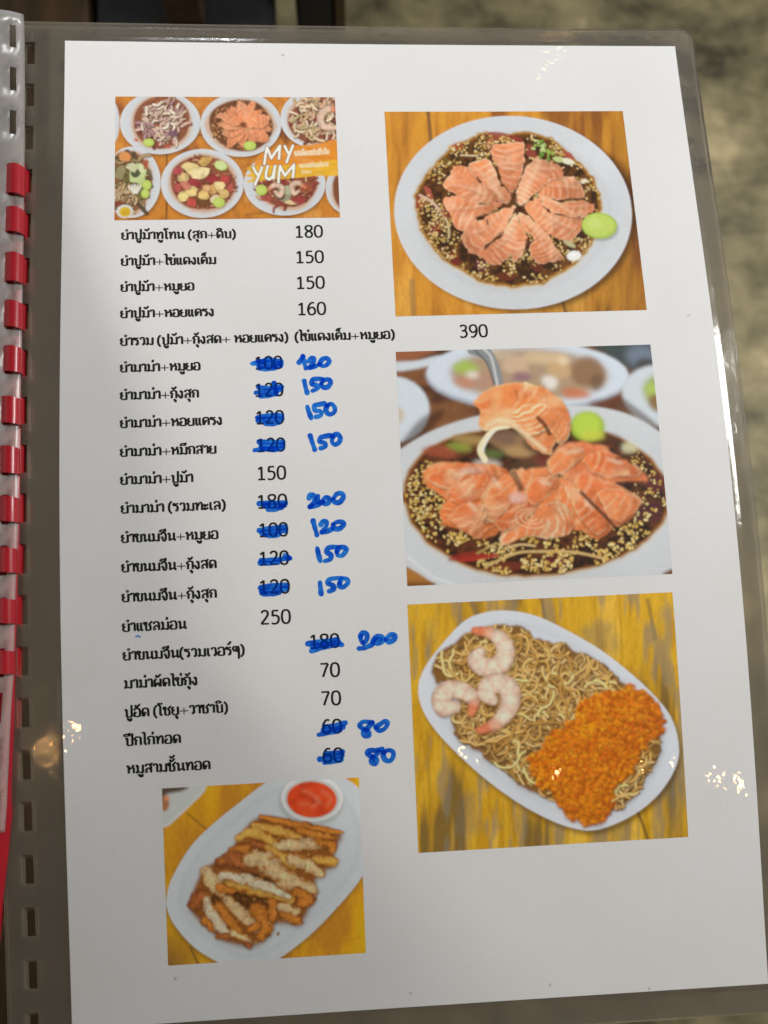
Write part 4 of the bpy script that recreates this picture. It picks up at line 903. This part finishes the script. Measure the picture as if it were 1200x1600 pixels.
HV = [(.4, 8.4), (15.4, 23.7), (30.6, 39.0), (46.0, 54.3), (61.4, 69.8), (76.7, 85.2), (92.0, 100.4), (107.1, 115.6), (122.3, 130.8), (137.4, 146.0), (152.5, 161.2), (167.9, 176.7), (183.3, 192.0),
      (198.7, 207.2), (213.8, 222.5), (229.1, 237.9), (244.3, 253.0), (259.9, 268.5), (275.3, 283.9), (290.8, 299.2), (306.0, 314.4)]
HU = (-13.1, -9.8)
def refine(vals, step):
    vals = sorted(vals); out = [vals[0]]
    for a, b in zip(vals, vals[1:]):
        k = max(1, int(math.ceil((b-a)/step))); out += [a+(b-a)*i/k for i in range(1, k+1)]
    return np.array(out)
E0, E1, T0, B1 = -18.8, 217.1, -6.9, 320.0         # edges of the pouch
def pouch(name, parent, z, du=0, dv=0, inner=True, rim=.16, thick=.32, mat=None):
    us = refine([E0, HU[0], HU[1], -3.4, -1.7, -.9, 0.0, PW, PW+.9, PW+1.7, PW+3.4, E1-5, E1-3.5, E1-2.2, E1-1.1, E1-.4, E1], 24)+du
    vs = refine([T0, T0+.4, T0+1.1, T0+2.2, T0+3.5, T0+5, -.9, 0.0, PH, PH+.9, PH+1.7, B1-3, B1]+[v for h in HV for v in h], 9)+dv
    hol = lambda u, v: HU[0]+du < u < HU[1]+du and any(a+dv < v < b+dv for a, b in HV)
    def keep(i, j):
        u, v = (us[i]+us[i+1])/2, (vs[j]+vs[j+1])/2
        if hol(u, v): return False
        if inner and 0+du < u < PW+du and 0+dv < v < PH+dv: return False
        a, b = u-(E1+du-5), (T0+dv+5)-v
        if a > 0 and b > 0 and math.hypot(a, b) > 5.1: return False
        return True
    def zf(U, V):
        d = np.maximum.reduce([du-U, U-(PW+du), dv-V, V-(PH+dv), np.zeros_like(U)])
        do = np.minimum.reduce([E1+du-U, V-(T0+dv), B1+dv-V])
        return rim*(1-np.clip(d/1.9, 0, 1))**.7+.14*(1-np.clip((do-.4)/.7, 0, 1))
    me = grid_mesh(name, us, vs, z, keep, thick, zf)
    return link(name, me, parent, mat or M_film)
pouch('laminate_border', menu, -.05)

us, vs = refine([0, PW], 5), refine([0, PH], 5)
page = link('menu_page', grid_mesh('menu_page', us, vs, 0.25, None, .12), menu, M_paper)
page['label'] = 'white printed page sealed inside the clear pouch'
ZP = 0.25

# sheets lying under the open page
for k, (du, dv, z) in enumerate(((.25, .7, -1.2), (-.2, 1.6, -2.4))):
    pg = pouch('under_page', menu, z, du, dv, True, .1, .3)
    pg['label'] = 'laminated sheet lying under the open page'
    ip = link('sheet_paper', grid_mesh('sheet_paper', us+du, vs+dv, z+.05, None, .1), pg, M_paper)

# ---------------------------------------------------------------- food photos
def photo(fn, rect, dens, label):
    u0, v0, u1, v1 = rect; w, h = u1-u0, v1-v0
    im = fn(w, h); ny, nx, _ = im.shape
    U, V = np.meshgrid(np.linspace(u0, u1, nx+1), np.linspace(v0, v1, ny+1))
    co = surf(U, V, ZP+.03).reshape(-1, 3)
    pad = np.pad(im, ((1, 1), (1, 1), (0, 0)), mode='edge'); vc = (pad[:-1, :-1]+pad[1:, :-1]+pad[:-1, 1:]+pad[1:, 1:])/4
    me = bpy.data.meshes.new('food_photo'); nvx = (nx+1)*(ny+1); nf = nx*ny
    me.vertices.add(nvx); me.vertices.foreach_set('co', co.astype(np.float32).ravel())
    J, I = np.mgrid[0:ny, 0:nx]; q = J*(nx+1)+I
    loops = np.stack([q, q+nx+1, q+nx+2, q+1], -1).reshape(-1)
    me.loops.add(nf*4); me.loops.foreach_set('vertex_index', loops.astype(np.int32))
    me.polygons.add(nf); me.polygons.foreach_set('loop_start', np.arange(0, nf*4, 4, dtype=np.int32))
    me.update(calc_edges=True)
    at = me.color_attributes.new('ink', 'FLOAT_COLOR', 'POINT')
    at.data.foreach_set('color', np.concatenate([vc.reshape(-1, 3), np.ones((nvx, 1))], 1).astype(np.float32).ravel())
    o = link('food_photo', me, page, M_photo); o['label'] = label
    return o
photo(picture_banner, (16.41, 20.18, 89.01, 64.37), 6, 'printed photo of seven salad plates with a MY YUM banner')
photo(picture_platter, (105.58, 25.62, 188.33, 99.25), 4.6, 'printed photo of raw salmon slices fanned out in brown sauce')
photo(picture_fork, (105.0, 111.2, 188.23, 185.86), 4.6, 'printed photo of a fork lifting salmon above a plate')
photo(picture_noodles, (104.73, 191.53, 187.79, 266.22), 4.6, 'printed photo of fried noodles with shrimps and orange roe')
photo(picture_chicken, (28.72, 242.73, 87.65, 294.83), 5, 'printed photo of sliced fried chicken with red sauce')

# ---------------------------------------------------------------- dish names
NAMES = [('ยำปูม้าทูโทน (สุก+ดิบ)', 189.4, 374.3, 367.0), ('ยำปูม้า+ไข่แดงเค็ม', 188.8, 415.0, 336.7), ('ยำปูม้า+หมูยอ', 188.3, 455.6, 302.7), ('ยำปูม้า+หอยแครง', 187.9, 496.9, 333.5),
         ('ยำรวม (ปูม้า+กุ้งสด+ หอยแครง)  (ไข่แดงเค็ม+หมูยอ)', 187.6, 540.0, 615.7), ('ยำมาม่า+หมูยอ', 187.6, 581.6, 312.2), ('ยำมาม่า+กุ้งสุก', 187.6, 624.8, 309.8), ('ยำมาม่า+หอยแครง', 187.6, 668.6, 346.3),
         ('ยำมาม่า+หมึกสาย', 187.6, 713.5, 337.2), ('ยำมาม่า+ปูม้า', 187.9, 757.3, 300.8), ('ยำมาม่า (รวมทะเล)', 188.8, 802.2, 351.3), ('ยำขนมจีน+หมูยอ', 189.2, 848.0, 340.4), ('ยำขนมจีน+กุ้งสด', 189.8, 894.0, 337.7),
         ('ยำขนมจีน+กุ้งสุก', 190.2, 940.6, 337.9), ('ยำแซลม่อน', 190.8, 987.0, 290.4), ('ยำขนมจีน(รวมเวอร์ๆ)', 191.9, 1031.8, 381.0), ('มาม่าผัดไข่กุ้ง', 193.5, 1075.8, 308.1), ('ปูอัด (โชยุ+วาซาบิ)', 194.6, 1121.0, 355.0),
         ('ปีกไก่ทอด', 195.4, 1165.4, 282.0), ('หมูสามชั้นทอด', 197.7, 1209.0, 328.3)]
XH = 2.42
for txt, x0, y0, x1 in NAMES:
    st = thai_layout(txt); wid = thai_layout.width
    a = place(x0, y0, ZP); b = place(x1, y0-(x1-x0)*.018, ZP); sx = (b[0]-a[0])/(wid-.1)
    S = []
    for pts, closed, pen in st:
        q = np.stack([a[0]+pts[:, 0]*sx, a[1]-pts[:, 1]*XH], -1)
        lo, hi = .092*XH, .152*XH*(pen if pen < .7 else 1)
        if pen < .7: wf = lambda t, d: .062*XH
        elif closed: wf = lambda t, d: .072*XH
        else: wf = lambda t, d, lo=lo, hi=hi: lo+(hi-lo)*abs(d[1])**1.3
        S.append((q, wf, ZP+.034, closed))
    stroke_mesh('dish_name', S, M_black, page)

# ---------------------------------------------------------------- printed prices
PRICES = [('180', 462, 371.3, 503.5), ('150', 463, 411.2, 505), ('150', 464, 451.5, 506.5), ('160', 466, 492.5, 508.5), ('390', 719, 527.5, 761.5), ('100', 399, 577.3, 440.3), ('120', 399, 619.8, 441.7), ('120', 400.6, 663, 442.9),
          ('120', 402, 706.2, 444.8), ('150', 402.8, 750.2, 446), ('180', 403, 794.7, 447.8), ('100', 405.4, 839.2, 449.2), ('120', 405.8, 883.7, 450.6), ('120', 406, 928.6, 451.8), ('250', 408, 976, 453.4), ('180', 485, 1013.6, 529.6),
          ('70', 501, 1058.4, 530.2), ('70', 502.6, 1102.6, 531.9), ('60', 504.6, 1146.8, 533.2), ('60', 505.6, 1191.8, 535.2)]
for txt, x0, y0, x1 in PRICES:
    a = place(x0, y0, ZP); b = place(x1, y0-(x1-x0)*.02, ZP); sx = (b[0]-a[0])/(.74*len(txt)-.17); H = 4.25
    S = []
    for k, ch in enumerate(txt):
        for pts, closed, pen in strokes_of(DG[ch][1], .74*k-.085):
            S.append((np.stack([a[0]+pts[:, 0]*sx, a[1]-pts[:, 1]*H*.965-.07], -1), lambda t, d: 0.080*H*(.80+.20*abs(d[1])), ZP+.034, False))
    stroke_mesh('printed_price', S, M_black, page)

# ---------------------------------------------------------------- blue marker: new prices and the crossed out ones
Z6 = (4.6154, 380, 540); Z7 = (4.6154, 380, 740); Z8 = (4.6154, 380, 950)
NEW = [(Z6, [[(402, 122), (418, 98), (430, 76)], [(430, 78), (440, 120), (452, 164)], [(474, 112), (492, 88), (512, 96), (505, 128), (480, 158)], [(480, 158), (515, 152), (545, 138)], [(552, 130), (572, 98), (604, 92), (620, 112), (604, 138), (572, 148), (552, 132)]]),
       (Z6, [[(440, 255), (450, 300), (461, 340)], [(572, 240), (530, 240), (502, 246), (494, 276), (528, 286), (536, 308), (500, 326)], [(562, 272), (592, 246), (622, 248), (630, 270), (606, 300), (574, 298), (562, 274)]]),
       (Z6, [[(462, 440), (476, 484), (491, 524)], [(585, 418), (540, 426), (514, 432), (518, 468), (556, 472), (562, 500), (526, 514)], [(606, 432), (634, 420), (660, 446), (656, 480), (622, 496), (596, 470), (606, 434)]]),
       (Z6, [[(483, 650), (500, 704), (516, 750)], [(628, 648), (580, 656), (560, 662), (552, 692), (590, 702), (594, 726), (560, 740)], [(646, 654), (676, 638), (700, 662), (692, 696), (660, 714), (640, 690), (648, 656)]]),
       (Z7, [[(476, 176), (484, 152), (512, 160), (510, 200), (480, 240)], [(480, 240), (530, 228), (576, 205)], [(540, 160), (536, 196), (560, 210)], [(572, 196), (596, 172), (624, 184), (612, 212), (584, 214), (572, 198)], [(650, 180), (676, 146), (712, 144), (722, 172), (694, 206), (658, 204), (650, 182)]]),
       (Z7, [[(504, 340), (518, 392), (532, 442)], [(560, 368), (578, 342), (602, 350), (596, 386), (568, 422)], [(568, 422), (606, 418), (640, 398)], [(648, 366), (680, 348), (716, 350), (726, 368), (694, 396), (656, 394), (648, 368)]]),
       (Z7, [[(534, 538), (544, 586), (556, 630)], [(690, 530), (640, 530), (610, 540), (602, 566), (632, 586), (628, 616), (590, 630)], [(676, 560), (694, 534), (730, 532), (744, 550), (716, 588), (684, 590), (676, 562)]]),
       (Z7, [[(554, 786), (558, 830), (562, 868)], [(708, 752), (650, 756), (616, 768), (610, 792), (646, 806), (652, 832), (620, 848)], [(696, 786), (714, 758), (748, 762), (756, 786), (726, 816), (698, 812), (696, 788)]]),
       (Z8, [[(846, 206), (860, 180), (890, 186), (892, 222), (868, 256), (848, 226), (846, 204)], [(836, 292), (882, 286), (930, 262)], [(935, 238), (964, 206), (1000, 208), (1008, 236), (972, 258), (938, 244)], [(950, 226), (990, 226)], [(1030, 226), (1060, 194), (1092, 196), (1090, 224), (1052, 246), (1030, 230)]]),
       (Z8, [[(930, 826), (900, 820), (862, 822), (838, 848), (868, 872), (904, 892), (908, 918), (880, 922), (868, 896), (896, 866), (932, 826)], [(958, 856), (990, 836), (1022, 816), (1042, 830), (1022, 868), (984, 884), (960, 864)]]),
       (Z8, [[(1004, 1014), (960, 1026), (910, 1028), (896, 1050), (932, 1074), (962, 1092), (952, 1120), (926, 1112), (928, 1084), (962, 1056), (984, 1030)], [(1012, 1044), (1042, 1026), (1078, 1034), (1082, 1070), (1058, 1102), (1024, 1094), (1010, 1062), (1014, 1042)]])]
CROSS = [(Z6, [[(66, 130), (110, 122), (180, 104), (276, 112)], [(104, 112), (180, 122), (278, 130)], [(112, 150), (180, 152), (270, 146)], [(120, 164), (170, 170), (228, 160)]]),
         (Z6, [[(92, 340), (160, 330), (268, 318)], [(112, 300), (190, 306), (276, 298)], [(126, 362), (180, 360), (240, 348)], [(222, 272), (232, 300), (240, 326)]]),
         (Z6, [[(100, 518), (180, 506), (280, 502)], [(106, 540), (190, 530), (282, 528)], [(160, 560), (210, 564), (258, 556)]]),
         (Z6, [[(84, 754), (150, 746), (240, 750)], [(116, 694), (200, 694), (286, 696)], [(128, 722), (200, 722), (286, 720)], [(140, 744), (240, 742), (280, 740)]]),
         (Z7, [[(116, 216), (200, 210), (304, 212)], [(150, 230), (240, 232), (300, 230)], [(182, 256), (230, 258), (276, 244)]]),
         (Z7, [[(116, 410), (190, 394), (300, 386)], [(136, 428), (220, 420), (304, 412)], [(160, 444), (210, 448), (260, 436)]]),
         (Z7, [[(124, 644), (190, 646), (252, 638)], [(130, 628), (230, 620), (326, 610)], [(300, 588), (320, 604), (338, 610)]]),
         (Z7, [[(126, 824), (210, 806), (310, 806)], [(130, 848), (220, 838), (306, 830)], [(134, 866), (200, 866), (262, 858)]]),
         (Z8, [[(466, 258), (540, 246), (680, 226)], [(494, 308), (560, 286), (640, 270), (712, 264)], [(500, 278), (590, 262), (690, 248)]]),
         (Z8, [[(544, 914), (620, 896), (700, 880)], [(586, 854), (660, 850), (736, 828)], [(580, 880), (650, 876), (720, 858)]]),
         (Z8, [[(552, 1090), (620, 1082), (712, 1062)], [(600, 1054), (660, 1046), (716, 1036)], [(590, 1112), (640, 1108), (706, 1092)]])]
rnd = random.Random(4)
def marker(name, z, lines, w, z0):
    S = []
    for k, L in enumerate(lines):
        P = smooth(L, 6) if len(L) > 2 else np.array(L, float)
        q = np.array([place(z[1]+x/z[0], z[2]+y/z[0], ZP) for x, y in P])
        ph = rnd.random()*6
        S.append((q, lambda t, d, ph=ph: w*(1+.10*math.sin(5*t+ph)+.06*math.sin(13*t+ph)), z0+.008*k, False))
    return stroke_mesh(name, S, M_ink, page, True)
for z, L in NEW: marker('handwritten_price', z, L, .76, ZP+.05)
for z, L in CROSS: marker('price_strikeout', z, L, .80, ZP+.05)
# a stray pen mark
marker('pen_mark', (4.8, 170, 860), [[(204, 646), (222, 640), (236, 652)]], .22, ZP+.05)

# ---------------------------------------------------------------- red comb binding and the page turned over to the left
EDGE = [(-11.9, -6.5), (-11.7, -3.3), (-11.2, 18.4), (-10.6, 56.4), (-10.3, 88.6), (-10.2, 111.3), (-10.8, 139.2), (-10.9, 162.5), (-11.8, 183.3), (-12.5, 205.8), (-13.4, 215.0), (-15.3, 242.6), (-16.2, 252)]
ev = np.array([e[1] for e in EDGE]); eu = np.array([e[0] for e in EDGE])
edge_u = lambda v: np.interp(v, ev, eu)
def flip_z(d, v):      # height of the turned page, d mm left of its bound edge: it stands up in a curl that rises unseen towards its lower end, shaped to shade the open page
    H = np.interp(148.5-v, [-110, -90, -50, 0, 50, 120, 150], [86, 84, 76, 46, 42, 24, 12])
    up = (1-np.cos(np.clip((d-9)/39, 0, 1)*math.pi))*.5; dn = (1-np.cos(np.clip((d-48)/182, 0, 1)*math.pi))*.5
    return 3.6+2.2*np.sin(np.clip(d/9, 0, 1)*math.pi/2)+H*up-(H+14)*dn
FH0, FH1 = 2.6, 4.6
TEETH = [(place(22, y0, 6.5)[1], place(22, y1, 6.5)[1]) for y0, y1 in ((252, 297), (320, 357), (393, 436), (465, 507), (538, 577), (617, 657), (695, 736), (772, 813), (852, 893), (934, 971), (1014, 1053))]
FHV = [(h[0]-2.2, h[1]-2.2) for h in HV[:3]]+[(a-.2, b+.9) for a, b in TEETH]+[(h[0]-2.2, h[1]-2.2) for h in HV[14:17]]
ds = refine([0, 1.1, FH0, FH1, 12, 40, 230], 6)
vs = refine([-6.5, 252]+[v for h in FHV for v in h if -6.4 < v < 251.5], 5)
D, V = np.meshgrid(ds, vs); Dz = flip_z(D, V)
base = surf(edge_u(V), V); ang = math.radians(24)
X = np.stack([base[..., 0]-D*MM*math.cos(ang)*.98, base[..., 1], base[..., 2]+Dz*MM], -1).reshape(-1, 3)
F = []; nd = len(ds)
for j in range(len(vs)-1):
    for i in range(nd-1):
        d, v = (ds[i]+ds[i+1])/2, (vs[j]+vs[j+1])/2
        if FH0 < d < FH1 and any(a < v < b for a, b in FHV): continue
        F.append((j*nd+i, j*nd+i+1, (j+1)*nd+i+1, (j+1)*nd+i))
me = mesh_of('turned_page', X, F, True)
tp = link('turned_page', me, menu, M_flip)
pq = [(i, j) for j in range(len(vs)-1) for i in range(nd-1) if 15 < (ds[i]+ds[i+1])/2 < 220]
Xp = X.copy(); Xp[:, 2] -= .0006
link('sheet_paper', mesh_of('sheet_paper', Xp, [(j*nd+i, j*nd+i+1, (j+1)*nd+i+1, (j+1)*nd+i) for i, j in pq], True), tp, M_paper)
tp; tp['label'] = 'cloudy laminated page turned over to the left'
sol = tp.modifiers.new('thickness', 'SOLIDIFY'); sol.thickness = .0003

comb = empty('comb_binding'); comb.parent = menu
comb['label'] = 'red plastic comb binding'
def tooth(va, vb, u_tip):
    """one curved finger: out of the turned page's hole, over its edge, down into the punched page"""
    vm = (va+vb)/2; e = float(edge_u(vm))
    prof = [(e-15, 3.9), (e-11, 4.5), (e-8, 4.7), (e-5.4, 5.0), (e-4.1, 5.6), (e-3.0, 6.2), (e-1.6, 6.3), (e-.5, 5.7), (e+.28, 4.5), (e+.32, 3.3), (e-.5, 1.6), (e-1.5, .2), (e-2.3, -1.6), (e-4.0, -4.0)]
    P = smooth(prof, 4); n = len(P); Vv = []; Ff = []
    hw = (vb-va)/2; jw = 1+rnd.uniform(-.06, .05); tl = rnd.uniform(-.5, .5)
    for th in (0, -.55):
        for k, (u, z) in enumerate(P):
            d = P[min(k+1, n-1)]-P[max(k-1, 0)]; d = d/np.linalg.norm(d); nx, nz = -d[1], d[0]
            w = hw*jw*(1-.10*np.clip((k-n*.45)/(n*.5), 0, 1))
            sag = 1.1*np.clip((k-n*.3)/(n*.5), 0, 1)
            for s in (-1, 1): Vv.append((u+nx*th, vm+s*w+sag+tl*k/n, z+nz*th))
    for k in range(n-1):
        a = 2*k; Ff.append((a, a+1, a+3, a+2)); b = a+2*n; Ff.append((b, b+2, b+3, b+1))
        Ff.append((a, a+2, b+2, b)); Ff.append((a+1, b+1, b+3, a+3))
    Ff += [(0, 2*n, 2*n+1, 1), (2*n-2, 2*n-1, 4*n-1, 4*n-2)]
    Vv = np.array(Vv); zb = surf(Vv[:, 0], Vv[:, 1], 0); zb[:, 2] += Vv[:, 2]*MM
    me = mesh_of('comb_tooth', zb, Ff, False); bm = bmesh.new(); bm.from_mesh(me); bmesh.ops.recalc_face_normals(bm, faces=bm.faces)
    bm.to_mesh(me); bm.free()
    return link('comb_tooth', me, comb, M_red)
for va, vb in TEETH: tooth(va, vb, 0)
# the comb's rolled back, running under the turned page, its lower end bare
SP = [(-10.9, 100), (-10.7, 138.8), (-11.0, 165), (-12.3, 196.5), (-13.2, 220), (-14.8, 243.7), (-16.6, 258), (-19.0, 274.5), (-21, 287)]
vv = refine([44, 100, 243.7, 287], 4); uu = np.interp(vv, [s[1] for s in SP], [s[0] for s in SP])
Vv = []; Ff = []; na = 15
for v, u in zip(vv, uu):
    r = 5.5
    for k in range(na):
        t = -0.6+k/(na-1)*(math.pi+1.2)
        du_, dz = r*math.cos(t), r*math.sin(t)
        p3 = surf(u-r+du_*1.0, v, 0)
        lift = -2.6 if v < 243 else -2.6+min(1, (v-243)/3)*1.2
        Vv.append((p3[0], p3[1], p3[2]+(dz*.8+lift)*MM))
for j in range(len(vv)-1):
    for k in range(na-1): Ff.append((j*na+k, j*na+k+1, (j+1)*na+k+1, (j+1)*na+k))
me = mesh_of('spine', Vv, Ff, True); sp = link('spine', me, comb, M_red)
sol = sp.modifiers.new('thickness', 'SOLIDIFY'); sol.thickness = .0006

# warm bulbs overhead: seen only as glints in the film
def bulb(dirn, at, dist, power, r=.007):
    l = bpy.data.lights.new('bulb', 'POINT'); l.energy = power; l.color = (1.0, .55, .19); l.shadow_soft_size = r
    o = bpy.data.objects.new('bulb', l); COL.objects.link(o); o.location = Vector(at)*MM+Vector(dirn).normalized()*dist
for dirn, at in (((.107, -.349, .931), (13, -91, -4)), ((.223, -.347, .911), (43, -93, -4)), ((.337, -.333, .881), (75, -94, -3)), ((.399, -.354, .846), (96, -102, -3)), ((-.354, -.285, .891), (-106, -77, -4))):
    bulb(dirn, at, 1.15, .24)
bulb((.283, .656, .70), (62, 170, -7), .9, .08, .014)
